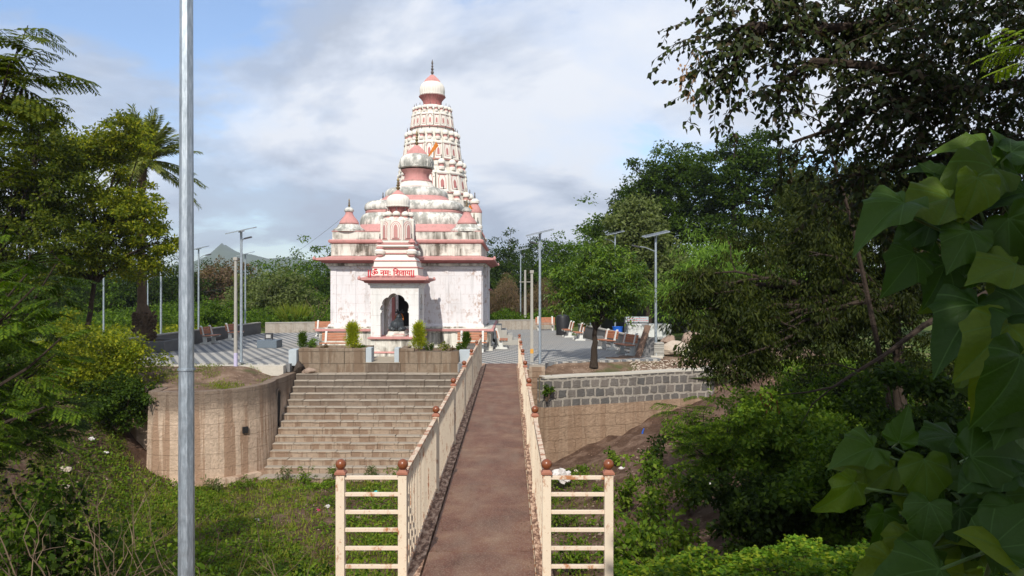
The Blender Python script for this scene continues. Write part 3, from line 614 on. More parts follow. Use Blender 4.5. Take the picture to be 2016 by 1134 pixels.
for a, b in ((-3.36, -2.2), (-2.1, -1.0), (1.05, 2.1), (2.2, 3.36)):
    m.box(TX + a, TX + b, 34.995, 35.02, 4.27, 4.30); m.box(TX + a, TX + b, 34.995, 35.02, 4.72, 4.75); m.box(TX + a, TX + a + .03, 34.99, 35.02, 4.3, 4.72); m.box(TX + b - .03, TX + b, 34.99, 35.02, 4.3, 4.72)
    m.box(TX + b - .06, TX + b + .04, 35.02, 35.06, 5.02, 5.35)
m.box(TX + 2.2, TX + 3.42, 34.99, 35.06, 5.002, 5.358)
for y0 in (35.3, 37.6, 39.9): m.box(hall[1] - .02, hall[1] + .01, y0, y0 + 1.9, 4.25, 4.75)
m.build('attic_walls', None, tp, mats=[WHITE_D, PINK])
# roof in rounded-square layers
C = (TX, 38.9, 0)
m = MB(); m.lathe(C, [(3.2, 5.3), (3.2, 5.44), (3.0, 5.55), (2.72, 5.80)], 72, p=5); m.build('roof_slope', PINK, tp, True)
def layer(rb, zb, zt, rt, name='dome_layer', n=80, p=4.5, rib=0, amp=0):
    pr = [(rb * .985, zb)]
    for i in range(7):
        a = R(-20 + i * 110 / 6); pr.append((rt + (rb - rt) * max(0, math.cos(max(0, a))) ** .9 if a > 0 else rb, zb + (zt - zb) * (.12 + .88 * (math.sin(a) + math.sin(R(20))) / (1 + math.sin(R(20))))))
    m = MB(); m.lathe(C, pr, n, p=p, rib=rib, amp=amp); return m.build(name, DOME, tp, True)
def band(r0, z0, r1, z1, p=4.5, mat=None): m = MB(); m.lathe(C, [(r0, z0), ((r0 + r1) / 2 + .03, (z0 + z1) / 2), (r1, z1)], 80, p=p); m.build('pink_band', mat or PINK, tp, True)
layer(2.62, 5.72, 6.42, 2.26); band(2.36, 6.38, 2.34, 6.56)
layer(2.42, 6.55, 7.02, 2.0); band(1.85, 6.98, 1.62, 7.22, 3.2); band(1.66, 7.18, 1.52, 7.32, 2.8)
layer(1.55, 7.30, 7.80, .95, p=2.6)
m = MB(); m.mi = 0; m.lathe(C, [(.98, 7.76), (.96, 7.84)], 48); m.mi = 1; m.lathe(C, [(.92, 7.84), (.86, 7.95), (.80, 8.02), (.74, 8.12)], 48); m.mi = 0; m.lathe(C, [(.76, 8.121), (.76, 8.2), (.62, 8.22), (.60, 8.42), (.66, 8.56), (.80, 8.72)], 48, rib=32, amp=.05); m.build('neck', None, tp, True, mats=[PINK, WHITE_T])
def bulb(c, r, z0, z1, parent, mat, rib=26, name='bulb', capr=.55, caph=None, n=104, cm=None):
    m = MB(); h = z1 - z0; m.lathe(c, [(r * .90, z0 - .02 * h), (r * 1.0, z0), (r * 1.04, z0 + .06 * h), (r * .98, z0 + .10 * h), (r * 1.02, z0 + .35 * h), (r * .98, z0 + .6 * h), (r * .86, z0 + .8 * h), (r * .66, z0 + .93 * h), (r * .45, z1)], n, rib=rib, amp=.05)
    b = m.build(name, mat, parent, True); caph = caph or h * .42
    m = MB(); m.lathe(c, [(r * (capr + .08), z1 - .12 * h), (r * (capr + .05), z1 - .06 * h), (r * capr, z1 + caph * .1), (r * capr * .8, z1 + caph * .4), (r * capr * .5, z1 + caph * .72), (r * capr * .25, z1 + caph)], n, rib=rib, amp=.10); m.build('bulb_cap', cm or PINK, b, True); return b
def kalash(c, h, r, parent, mat=GREYMET, name='finial'):
    m = MB(); pr = [(.5, 0), (.9, .05), (.55, .09), (1.0, .15), (1.15, .21), (.8, .27), (.45, .31), (.85, .35), (1.0, .41), (.6, .47), (.35, .5), (.7, .54), (.75, .59), (.4, .64), (.3, .66), (.62, .69), (.7, .76), (.5, .85), (.2, .95), (.05, 1.0)]
    m.lathe(c, [(a * r, b * h) for a, b in pr], 12); return m.build(name, mat, parent, True)
bulb(C, .85, 8.80, 9.55, tp, DOME, 34, capr=.56, caph=.42); kalash((C[0], C[1], 9.92), .84, .085, tp, BRASS)
# corner pinnacles
for sx in (-1, 1):
    for yy in (35.65, 42.3):
        c = (TX + sx * 2.72, yy, 0); m = MB(); m.mi = 0; m.lathe(c, [(.74, 5.38), (.74, 5.48), (.64, 5.54), (.55, 5.6), (.5, 5.72)], 24); m.mi = 1
        m.lathe(c, [(.40, 5.70), (.45, 5.78), (.42, 5.86), (.34, 5.98), (.24, 6.10), (.17, 6.22), (.17, 6.3)], 40, rib=20, amp=.08); m.mi = 0
        m.lathe(c, [(.15, 6.29), (.21, 6.33), (.22, 6.4), (.16, 6.48), (.06, 6.54)], 24, rib=12, amp=.08); o = m.build('corner_pinnacle', None, tp, True, mats=[DOME, PINK]); kalash((c[0], c[1], 6.52), .42, .05, o, BRASS)
# flags
def flag(name, p, h, w, parent, lean=.05):
    m = MB(); m.tube([p, (p[0] + lean, p[1], p[2] + h * .5), (p[0] + lean * 2, p[1], p[2] + h)], .012, 5); n = 6
    for i in range(n):
        a, b = i / n, (i + 1) / n
        for s in (0,):
            f = lambda t: (p[0] + lean * 2 * (1 - t) - w * t * .8, p[1] - .05 + .05 * math.sin(t * 7), p[2] + h * (1 - t * .75)); q = f(a); q2 = f(b); d = .10 * (1 - a) + .03; d2 = .10 * (1 - b) + .03
            m.add([q, q2, (q2[0] + d2, q2[1] + .03, q2[2] - d2 * 1.6), (q[0] + d, q[1] + .03, q[2] - d * 1.6)], [(0, 1, 2, 3)])
    m.build(name, ORANGE, parent)
flag('flag', (-3.86, 38.2, 9.1), .95, .35, tp); flag('flag', (-2.0, 35.9, 6.25), .45, .14, tp, .02)
# tower
T = (TX, 46.5, 0)
twr = MB(); twr.rect((TX - 2.6, TX + 2.6, 43.0, 49.4), [(.2, 0), (.2, 1.0), (0, 1.02), (0, 5.4)]); twr.lathe(T, [(2.5, 5.38), (2.45, 7.0), (2.3, 7.9)], 16, p=3); twr.build('tower_base', WHITE_D, tp)
def minidome(name, r, h, mat_w=WHITE_T, neck=PINK):
    """origin at dome foot"""
    m = MB(); m.mi = 1; m.lathe((0, 0, 0), [(r * .98, -h * .2), (r * 1.02, h * .02), (r * .8, h * .10)], 12); m.mi = 0; m.lathe((0, 0, 0), [(r * .8, h * .1), (r * .68, h * .16), (r * .70, h * .26), (r * .86, h * .34)], 12); m.mi = 1
    m.lathe((0, 0, 0), [(r * .95, h * .36), (r * 1.06, h * .42), (r * 1.06, h * .58), (r * .8, h * .76), (r * .4, h * .86), (r * .2, h * .88)], 24, rib=12, amp=.08); m.mi = 2
    m.lathe((0, 0, 0), [(r * .22, h * .87), (r * .12, h * .95), (r * .2, h * 1.0), (r * .1, h * 1.06), (r * .16, h * 1.12), (r * .03, h * 1.32)], 6)
    o = m.build(name, None, None, True, mats=[neck, mat_w, GREYMET]); return o
def aedicule(name, w, h, d, arched=False):
    """front at -Y, origin at bottom centre; a block with a framed pointed pink niche"""
    m = MB(); m.mi = 0; m.box(-w * .38, w * .38, 0.03, d, 0, h)
    m.box(-w * .5, -w * .38, -.01, d, 0, h * .80); m.box(w * .38, w * .5, -.01, d, 0, h * .80); m.rect((-w * .42, w * .42, .0, d), [(.03, h * .72), (.10 * w, h * .76), (.10 * w, h * .80), (0.0, h * .84), (-.02, h * .98), (-.05, h)])
    m.rect((-w * .44, w * .44, .0, d), [(.06 * w, 0), (.06 * w, h * .06), (.0, h * .09)])
    nw, nh, zb = w * .15, h * .36, h * .18
    fr = [(-nw * 1.9, zb - .05 * h), (nw * 1.9, zb - .05 * h), (nw * 1.9, zb + nh * .9), (nw * 1.2, zb + nh * 1.35), (0, zb + nh * 1.6 if arched else zb + nh * 1.35), (-nw * 1.2, zb + nh * 1.35), (-nw * 1.9, zb + nh * .9)]
    m.mi = 1; m.loft([[(a * 1.15, .03, zb + (b - zb) * 1.06 - .01) for a, b in fr], [(a * 1.15, .012, zb + (b - zb) * 1.06 - .01) for a, b in fr]])
    m.mi = 0; m.loft([[(a, .03, b) for a, b in fr], [(a, .0, b) for a, b in fr]])
    pr = [(-nw, zb), (nw, zb), (nw, zb + nh * .62), (nw * .75, zb + nh * .8), (nw * .3, zb + nh * .88), (0, zb + nh), (-nw * .3, zb + nh * .88), (-nw * .75, zb + nh * .8), (-nw, zb + nh * .62)]
    m.mi = 1; m.loft([[(a, .0, b) for a, b in pr], [(a, -.008, b) for a, b in pr]])
    m.mi = 1; m.box(-w * .44, w * .44, -.012, 0.03, h * .70, h * .715)
    if arched:
        ar = [(w * .40 * math.cos(R(a)), h * .60 + w * .46 * math.sin(R(a))) for a in range(0, 181, 15)]; m.mi = 0; m.tube([(a, -.02, b) for a, b in ar], w * .075, 5)
    return m.build(name, None, None, False, mats=[WHITE_T, NICHE])
tiers = [(2.62, 6.6, 7.95, 16, .30, .62), (2.16, 8.38, 9.82, 16, .29, .60), (1.79, 10.35, 11.62, 20, .235, .56), (1.32, 12.35, 13.30, 20, .17, .38)]
for ti, (Rr, z0, z1, N, dr, dh) in enumerate(tiers):
    m = MB(); m.mi = 0; ri = Rr - .22; nxt = tiers[ti + 1] if ti < 3 else (.56, 13.78, 0, 0, 0, 0)
    m.lathe(T, [(ri + .1, z0 - .35), (ri + .1, z0 - .02), (ri, z0), (ri - .10 * Rr, z1 + .05), (nxt[0] - .02, z1 + .18), (nxt[0] - .06, nxt[1] + (.02 if ti < 3 else -.08))], N * 2)
    m.mi = 1; m.lathe(T, [(Rr + .02, z0 - .075), (Rr + .04, z0 - .06), (Rr + .02, z0 - .03)], N * 2, cap0=True)
    tb = m.build('tower_tier', None, tp, False, mats=[WHITE_T, PINK])
    w_ = 2 * PI * Rr / N * .86; pro = None; pd = None
    for k in range(N):
        a = 2 * PI * (k + (0 if ti != 2 else 0)) / N; big = k % 5 == 0 if N == 20 else k % 4 == 0; off = Rr - (0 if k % 2 == 0 else .05)
        key = 'big' if big else 'small'
        if k == 0: cache = {}
        if key not in cache: o = aedicule('niche_block', w_ * (1.0 if big else .95), (z1 - z0) * (1.0), .3, big); cache[key] = o
        else: o = cache[key].copy(); COL.objects.link(o)
        o.parent = tb; off0 = Vector(worldloc(tb)); o.location = Vector((T[0] + off * math.sin(a), T[1] - off * math.cos(a), z0)) - off0; o.rotation_euler = (-math.atan(.10 * Rr / (z1 - z0)), 0, a)
        dn = 'mini_dome'
        if k == 0: pd = minidome(dn, dr * .72, dh); d = pd
        else: d = pd.copy(); COL.objects.link(d)
        d.parent = tb; rd = Rr * .90 - .10; d.location = Vector((T[0] + rd * math.sin(a), T[1] - rd * math.cos(a), z1 - .02)) - off0
m = MB(); m.mi = 1; m.lathe(T, [(1.0, 13.38), (.8, 13.6), (.6, 13.74)], 40); m.mi = 0; m.lathe(T, [(.54, 13.70), (.53, 13.9), (.58, 14.05), (.72, 14.22), (.80, 14.3)], 96, rib=40, amp=.06); m.build('tower_neck', None, tp, True, mats=[PINKD, WHITE_T])
bulb(T, .74, 14.33, 15.22, tp, WHITE_T, 30, 'tower_bulb', .60, .40); kalash((T[0], T[1], 15.58), 1.0, .085, tp)
for (x, y, z) in ((-2.15, 44.6, 7.4), (-7.45, 44.6, 7.4), (-1.95, 44.0, 5.9), (-7.7, 44, 5.9)):
    c = (x, y, z); m = MB(); m.mi = 0; m.lathe(c, [(.42, -1.4), (.42, -.3), (.36, -.28)], 16); m.mi = 1; m.lathe(c, [(.40, -.28), (.42, -.18), (.28, .08), (.18, .25)], 24, rib=12, amp=.08); m.mi = 0; m.lathe(c, [(.17, .24), (.27, .3), (.27, .42), (.12, .55)], 24, rib=12, amp=.08); o = m.build('side_turret', None, tp, True, mats=[WHITE_T, PINK]); kalash((x, y, z + .54), .4, .05, o)
# side stairs of the plinth
m = MB()
for i in range(4): m.bbox(hall[1] + .57 + .28 * (3 - i) + .002, hall[1] + .57 + .28 * (4 - i), 37.9, 40.1, 0.0, .24 * (i + 1), .008)
m.build('side_stairs', CONC, tp)

# ------------------------------------------------------------------ pavilion with the bull
pv = thing('bull_pavilion', 'small white arched pavilion with ribbed white dome in front of temple', 'pavilion', (TX, 32.55, 0))
P0 = (TX - .98, TX + .98, 31.6, 33.5)
m = MB(); m.mi = 0; m.rect(P0, [(.06, -.05), (.06, .1), (.0, .12)]); m.mi = 1; m.rect(P0, [(.02, .121), (.05, .14), (.02, .2)]); m.mi = 0; m.rect(P0, [(.0, .201), (.0, .66), (.06, .70)]); m.mi = 1; m.rect(P0, [(.08, .701), (.12, .72), (.12, .78), (.06, .80)]); m.build('plinth', None, pv, mats=[WHITE_D, PINK])
def archwall(axis, fixed, t, lo, hi, z0, z1, ow, zs, rz, mb):
    """wall in plane; axis 'x' runs along X at y=fixed..fixed+t. cusped opening"""
    c = (lo + hi) / 2; inn = [(-ow, z0), (-ow, zs - .16), (-ow + .045, zs - .12), (-ow + .045, zs - .05), (-ow - .0, zs - .02)]
    n = 54; arch = []
    for i in range(n + 1):
        th = PI - PI * i / n; f = .90 + .10 * abs(math.sin(4.5 * th)) ** .6; cz = math.sin(th); arch.append((ow * 1.02 * f * math.cos(th), zs + rz * f * cz * (1 + .08 * cz ** 12)))
    inner = inn + arch + [(-a, b) for a, b in inn[::-1]]; outer = []; h = (hi - lo) / 2
    for a, b in inner:
        if b <= zs: outer.append((-h if a < 0 else h, b))
        else:
            dx, dz = a, b - zs; k = min(h / abs(dx) if abs(dx) > 1e-6 else 1e9, (z1 - zs) / dz if dz > 1e-6 else 1e9); outer.append((dx * k, zs + dz * k))
    ci = [i for i in range(len(outer) - 1) if (abs(outer[i][0]) >= h - 1e-6) != (abs(outer[i + 1][0]) >= h - 1e-6)]
    for i in ci: 
        j = i if abs(outer[i][0]) >= h - 1e-6 else i + 1; outer[j] = (math.copysign(h, outer[j][0]), z1)
    def P(a, b, s): return (c + a, fixed + s * t, b) if axis == 'x' else (fixed + s * t, c + a, b)
    N = len(inner); V = [P(*p, 0) for p in inner] + [P(*p, 0) for p in outer] + [P(*p, 1) for p in inner] + [P(*p, 1) for p in outer]; F = []
    for i in range(N - 1):
        F += [(i, i + 1, N + i + 1, N + i), (2 * N + i, 3 * N + i, 3 * N + i + 1, 2 * N + i + 1), (i, 2 * N + i, 2 * N + i + 1, i + 1), (N + i, N + i + 1, 3 * N + i + 1, 3 * N + i)]
    mb.add(V, F)
m = MB(); z0, z1 = .80, 3.02
archwall('x', 31.6, .3, P0[0], P0[1], z0, z1, .585, 1.92, .62, m); archwall('x', 33.2, .3, P0[0], P0[1], z0, z1, .585, 1.92, .62, m)
archwall('y', P0[0] + .003, .3, P0[2] + .301, P0[3] - .301, z0, z1, .46, 1.92, .62, m); archwall('y', P0[1] - .303, .3, P0[2] + .301, P0[3] - .301, z0, z1, .46, 1.92, .62, m)
m.box(P0[0] + .1, P0[1] - .1, P0[2] + .1, P0[3] - .1, 2.99, 3.04); m.rect(P0, [(.002, 2.78), (.03, 2.82), (.03, 2.9), (.10, 2.94), (.10, 3.0), (0.0, 3.02)], cap0=False, cap1=False)
for x in (P0[0], P0[1] - .10): m.box(x, x + .10, 31.585, 31.6, .81, 2.78)
m.build('arcade_walls', plaster('pavilion_plaster', (.76, .74, .71), .3, .45), pv)
m = MB(); m.box(P0[0] + .31, P0[1] - .31, P0[2] + .31, P0[3] - .31, 2.97, 2.985); m.build('ceiling', PINKD, pv)
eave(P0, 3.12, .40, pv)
m = MB(); m.mi = 0; q = P0; m.rect(q, [(-.02, 3.28), (-.06, 3.62)]); m.mi = 1; m.rect(q, [(-.04, 3.621), (-.02, 3.65), (-.06, 3.68)]); m.mi = 0; m.rect(q, [(-.09, 3.681), (-.12, 3.9)]); m.mi = 1; m.rect(q, [(-.09, 3.901), (-.08, 3.92), (-.12, 3.945)]); m.mi = 0; m.rect(q, [(-.14, 3.946), (-.2, 4.05), (-.34, 4.12), (-.38, 4.2)]); m.mi = 1; m.rect(q, [(-.33, 4.201), (-.31, 4.23), (-.35, 4.26)]); m.mi = 0; m.rect(q, [(-.37, 4.261), (-.37, 4.4)]); m.mi = 1; m.rect(q, [(-.34, 4.401), (-.30, 4.44), (-.34, 4.48)]); m.mi = 0; m.rect(q, [(-.26, 4.481), (-.22, 4.53), (-.24, 4.58)]); m.mi = 1; m.rect(q, [(-.24, 4.581), (-.22, 4.64), (-.28, 4.68)])
m.mi = 0; m.rect(q, [(-.26, 4.681), (-.26, 4.76)]); m.build('stepped_roof', None, pv, mats=[WHITE_T, PINK])
for sx in (-1, 1):
    for sy in (-1, 1):
        c = (TX + sx * .66, 32.55 + sy * .64, 0); m = MB(); m.mi = 1; m.lathe(c, [(.15, 4.1), (.15, 4.16)], 16); m.mi = 0; m.lathe(c, [(.13, 4.16), (.21, 4.22), (.22, 4.32), (.15, 4.4)], 28, rib=14, amp=.08); m.mi = 1; m.lathe(c, [(.14, 4.4), (.16, 4.46), (.14, 4.5)], 16); m.mi = 1; m.lathe(c, [(.12, 4.65), (.16, 4.68), (.09, 4.78), (.03, 4.84)], 20, rib=10, amp=.1); m.build('corner_bulb', None, pv, True, mats=[WHITE_T, PINK]); kalash((c[0], c[1], 4.82), .24, .03, pv, GREYMET, 'small_finial')
# octagonal drum with arched niches
Q = (TX, 32.55, 0); m = MB(); m.lathe(Q, [(.70, 4.74), (.70, 5.62), (.55, 5.76)], 8); dm_ = m.build('drum', WHITE_T, pv)
def niche_panel(name, w, h):
    m = MB(); m.mi = 0; zs = h * .52
    def arc(rx, rz, y, z0=0.0): return [(-rx, y, z0)] + [(rx * math.cos(R(a)), y, zs + rz * math.sin(R(a))) for a in range(180, -1, -12)] + [(rx, y, z0)]
    m.box(-w / 2, w / 2, .0, .2, 0, zs)
    for k, (f, c, y) in enumerate(((1.0, 0, -.005), (.86, 1, -.015), (.74, 0, -.035), (.58, 1, -.045), (.48, 0, -.065), (.30, 1, -.075))):
        m.mi = c; a = arc(w / 2 * f, (h - zs) * (.35 + .65 * f), y, .0 if k < 4 else .03 * h + k * .01); m.loft([[(p[0], .1, p[2]) for p in a], a])
    return m.build(name, None, None, False, mats=[WHITE_T, PINK])
np0 = None
for k in range(8):
    a = 2 * PI * k / 8
    if np0 is None: np0 = niche_panel('arched_niche', .56, .80); o = np0
    else: o = np0.copy(); COL.objects.link(o)
    o.parent = dm_; o.location = Vector((Q[0] + .65 * math.sin(a), Q[1] - .65 * math.cos(a), 4.80)) - worldloc(dm_); o.rotation_euler = (0, 0, a)
    b = a + PI / 8; m = MB(); m.lathe((Q[0] + .71 * math.sin(b), Q[1] - .71 * math.cos(b), 4.76), [(.045, 0), (.05, .8), (.06, .86), (.03, .92)], 8); m.build('pilaster', WHITE_T, dm_)
md = None
for k in range(8):
    a = 2 * PI * k / 8
    if md is None: md = minidome('mini_dome', .155, .36); o = md
    else: o = md.copy(); COL.objects.link(o)
    o.parent = dm_; o.location = Vector((Q[0] + .50 * math.sin(a), Q[1] - .50 * math.cos(a), 5.68)) - worldloc(dm_)
m = MB(); m.lathe(Q, [(.40, 5.7), (.30, 5.85), (.30, 6.0), (.40, 6.14), (.46, 6.2)], 64, rib=24, amp=.10); m.build('dome_neck', PINKD, pv, True)
bulb(Q, .485, 6.2, 6.74, pv, WHITE_T, 26, 'dome', .52, .18); kalash((Q[0], Q[1], 6.9), .58, .085, pv, BRASS)
# lettering on the eave: three-dimensional red letters
fc = bpy.data.curves.new('lettering', 'FONT'); fc.body = '||\u0950 \u0928\u092e\u0903 \u093f\u0936\u0935\u093e\u092f||'; fc.size = .305; fc.extrude = .025; fc.align_x = 'CENTER'
fo = bpy.data.objects.new('lettering_curve', fc); COL.objects.link(fo); bpy.context.view_layer.update()
dg = bpy.context.evaluated_depsgraph_get(); lm = bpy.data.meshes.new_from_object(fo.evaluated_get(dg), depsgraph=dg); lv = [tuple(v.co) for v in lm.vertices]; lf = [tuple(p.vertices) for p in lm.polygons]; V_ = []; F_ = []
for k_, (dx, dy) in enumerate(((-.009, 0), (.009, 0), (0, -.008), (0, .008))):
    b_ = len(V_); V_ += [(a + dx, b + dy, c + .001 * k_) for a, b, c in lv]; F_ += [tuple(b_ + i for i in f) for f in lf]
lt = meshobj('lettering', V_, F_, RED, pv, local=True); lt.rotation_euler = (R(90), 0, 0); lt.location = (-.09, 31.22 - 32.55, 3.315)
bpy.data.objects.remove(fo)

m = MB(); m.beam((TX - 1.1, 31.24, 3.27), (TX + .85, 31.24, 3.27), .02, .02); m.build('lettering_rail', PINKD, pv)
# pedestal and reclining bull seen from behind
m = MB(); m.mi = 0; m.rect((TX - .36, TX + .36, 31.95, 33.1), [(.05, .80), (.05, .86), (0, .88), (-.03, 1.0)]); m.mi = 1; m.rect((TX - .1, TX + .36, 31.93, 32.0), [(.0, .83), (.0, .90)]); m.build('pedestal', None, pv, mats=[WHITE_D, PINK])
def organic(name, blobs, mat, parent=None, vox=.022, sub=1):
    bm = bmesh.new()
    for (c, r_, rot) in blobs: bmesh.ops.create_icosphere(bm, subdivisions=3, radius=1, matrix=Matrix.Translation(c) @ Matrix.Rotation(rot[0], 4, 'X') @ Matrix.Rotation(rot[1], 4, 'Y') @ Matrix.Rotation(rot[2], 4, 'Z') @ Matrix.Diagonal((*r_, 1)))
    me = bpy.data.meshes.new(name); bm.to_mesh(me); bm.free(); me.materials.append(mat); o = bpy.data.objects.new(name, me); COL.objects.link(o)
    r = o.modifiers.new('r', 'REMESH'); r.mode = 'VOXEL'; r.voxel_size = vox; r.use_smooth_shade = True; s_ = o.modifiers.new('s', 'SMOOTH'); s_.iterations = 4; s_.factor = .5
    if parent: o.parent = parent
    return o
z_ = (0, 0, 0)
bull = thing('bull_statue', 'black stone reclining bull statue on pedestal inside the arched pavilion', 'statue', (TX, 32.45, 1.0))
organic('body', [((0, .05, .26), (.25, .42, .25), z_), ((-.02, -.26, .24), (.27, .2, .24), z_), ((0, .32, .36), (.19, .22, .26), z_), ((0, .24, .58), (.10, .16, .12), z_), ((0, .46, .56), (.12, .2, .2), (.6, 0, 0)), ((0, .6, .70), (.10, .17, .11), (-.3, 0, 0)), ((0, .74, .66), (.07, .09, .07), z_),
    ((-.24, -.22, .10), (.12, .24, .11), (0, 0, .2)), ((.24, -.22, .10), (.12, .24, .11), (0, 0, -.2)), ((-.22, .42, .07), (.09, .2, .07), z_), ((.22, .42, .07), (.09, .2, .07), z_), ((-.12, -.44, .045), (.06, .09, .045), z_), ((.14, -.44, .045), (.06, .09, .045), z_),
    ((-.14, .54, .76), (.07, .03, .04), (0, .3, 0)), ((.14, .54, .76), (.07, .03, .04), (0, -.3, 0)), ((-.10, .55, .84), (.03, .03, .08), (0, -.3, 0)), ((.10, .55, .84), (.03, .03, .08), (0, .3, 0)), ((.02, -.46, .2), (.025, .03, .2), z_)], STONEBLK, bull)
m = MB(); m.tube([(.17 * math.cos(a), .40 + .05 * math.sin(a), .5 + .22 * math.sin(a)) for a in np.linspace(0, 2 * PI, 20)], .022, 6); m.build('garland', ORANGE, bull, local=True)

# ------------------------------------------------------------------ benches
def make_bench():
    t = thing('park_bench', 'x', 'bench', (0, 0, 0), 0, 'orange plank benches round the plaza'); L = 1.3
    m = MB()
    for k in range(3): m.bbox(-L / 2, L / 2, -.42 + k * .135, -.42 + k * .135 + .12, .40, .435, .006)
    m.build('seat', WOOD, t, local=True)
    m = MB(); i0 = 0
    for k in range(3): m.bbox(-L / 2, L / 2, -.02, .02, .50 + k * .12, .50 + k * .12 + .11, .006)
    m.xform(Matrix.Translation((0, .02, .48)) @ Matrix.Rotation(R(-12), 4, 'X') @ Matrix.Translation((0, 0, -.48))); m.build('backrest', WOOD, t, local=True)
    for s in (-1, 1):
        x = s * L * .36; m = MB(); pr = [(-.42, 0), (.12, 0), (.14, .06), (-.02, .10), (-.0, .38), (.12, .84), (.17, .90), (.11, .92), (.06, .88), (-.05, .46), (-.08, .40), (-.44, .40), (-.44, .34), (-.18, .32), (-.20, .10), (-.40, .07)]
        m.loft([[(x - .045, a, b) for a, b in pr], [(x + .045, a, b) for a, b in pr]]); m.build('side_frame', BENCHC, t, local=True)
    return t
B0 = make_bench(); first = True
for (x, y, rz, lab) in [(-7.62, 33.55, 0, 'orange bench against the temple plinth beside the tall left shrub'), (-1.75, 33.9, 0, 'orange bench before the temple plinth beside the bridge railing end'), (-10.85, 45, 0, 'orange bench half hidden behind the left corner of the temple'),
    (-.62, 35.9, R(90), 'white framed bench seen side-on at the right temple corner'), (2.2, 51.2, 0, 'far orange bench facing out against the back parapet wall'), (3.35, 44.2, R(-86), 'farthest bench of the row along the right wall'), (3.75, 41.6, R(-86), 'second farthest bench of the row along the right wall'),
    (4.5, 35.3, R(-72), 'bench just right of the mango tree trunk'), (4.95, 32.6, R(-72), 'nearest bench by the leaning stone slab'), (-15.35, 38.9, R(86), 'nearer brown bench along the left parapet wall'), (-15.2, 41.9, R(86), 'farther brown bench along the left parapet wall')]:
    o = B0 if first else copy_tree(B0); first = False; o.location = (x, y, 0.003); o.rotation_euler = (0, 0, rz); o['label'] = lab

# ------------------------------------------------------------------ parapet walls
def pwall(name, label, path, z0, z1, th, mat, cap=True, cat='wall'):
    t = thing(name, label, cat, (*path[0], z0)); m = MB(); c = MB()
    for (a, b) in zip(path[:-1], path[1:]):
        d = math.hypot(b[0] - a[0], b[1] - a[1]); n = max(1, round(d / 4.2))
        for i in range(n):
            p = (a[0] + (b[0] - a[0]) * i / n, a[1] + (b[1] - a[1]) * i / n); q = (a[0] + (b[0] - a[0]) * (i + 1) / n - (b[0] - a[0]) / d * .02, a[1] + (b[1] - a[1]) * (i + 1) / n - (b[1] - a[1]) / d * .02)
            m.beam((*p, (z0 + z1) / 2), (*q, (z0 + z1) / 2), th, z1 - z0)
            if cap: c.beam((*p, z1 + .03), (*q, z1 + .03), th + .05, .055)
    m.build('wall', mat, t); 
    if cap: c.build('coping', CONC, t)
    return t
PARW = stone('parapet_render', (.36, .32, .27), (.32, .29, .25), (.22, .2, .17), 4, 3, .01, 'wall', .35, .01)
pwall('parapet_wall', 'long grey parapet wall at the back of the plaza behind the temple', [(-15.4, 48.2), (2.9, 52.9)], -.1, .60, .22, PARW)
pwall('parapet_wall', 'dark grey parapet wall along the left edge of the plaza', [(-16.5, 30.2), (-15.7, 48.0)], -.1, .62, .2, CONCD)
pwall('parapet_wall', 'low dark parapet behind the row of benches at right', [(5.75, 32.0), (4.05, 46.0)], -.1, .62, .22, CONCD)
m = MB(); m.bbox(4.1, 4.45, 37.4, 38.1, 0, .45, .02); tag(m.build('concrete_block', CONCD), 'dark block at the gap in the right bench row wall', 'block')
for i in range(7):
    pass
m = MB()
for i in range(7): m.bbox(5.75, 6.15, 31.2 + .03 * (i % 2), 31.7, .085 * i, .085 * i + .08, .01)
tag(m.build('brick_stack', CONC), 'stacked grey slabs at the end of the right parapet', 'slabs')
m = MB(); m.beam((5.15, 31.6, -.02), (5.62, 31.9, 1.25), .30, .07); tag(m.build('leaning_slab', plain('brown_slab', (.22, .14, .10), .9, 0, .3, 5)), 'tall brown stone slab leaning against the right parapet end', 'slab')
m = MB(); m.beam((5.5, 31.35, -.02), (5.75, 31.6, .78), .5, .06); tag(m.build('leaning_slab', CONCD), 'dark grey slab leaning between brown slab and stacked slabs', 'slab')
# floodlight block
m = MB(); m.bbox(-11.86, -10.95, 35.9, 36.8, 0.003, .36, .01); tag(m.build('granite_block', plain('granite', (.13, .16, .19), .5, 0, .25, 20)), 'low blue grey granite block in the middle of the left paving', 'block')
fl = thing('floodlight', 'small black floodlight standing on the low granite block', 'floodlight', (-11.4, 36.2, .36)); m = MB(); m.bbox(-.17, .17, -.08, .10, .05, .33, .015); m.box(-.19, -.17, -.02, .04, 0, .2); m.box(.17, .19, -.02, .04, 0, .2); m.build('body', LAMPH, fl, local=True); m = MB(); m.box(-.11, .11, -.092, -.082, .1, .26); m.build('lens', PANELU, fl, local=True)
# palm planter
pp = thing('concrete_planter', 'dark concrete box planter round the palm trunk', 'planter', (-16, 34, 0)); m = MB(); m.bbox(-17.0, -15.1, 33.5, 33.7, .003, .48, .015); m.bbox(-17.0, -15.1, 35.2, 35.4, .003, .48, .015); m.bbox(-17.0, -16.8, 33.7, 35.2, .003, .48, .01); m.bbox(-15.3, -15.1, 33.7, 35.2, .003, .48, .01); m.build('walls', CONCD, pp); m = MB(); m.box(-16.81, -15.29, 33.69, 35.21, .0, .40); m.build('soil', SOILT, pp)

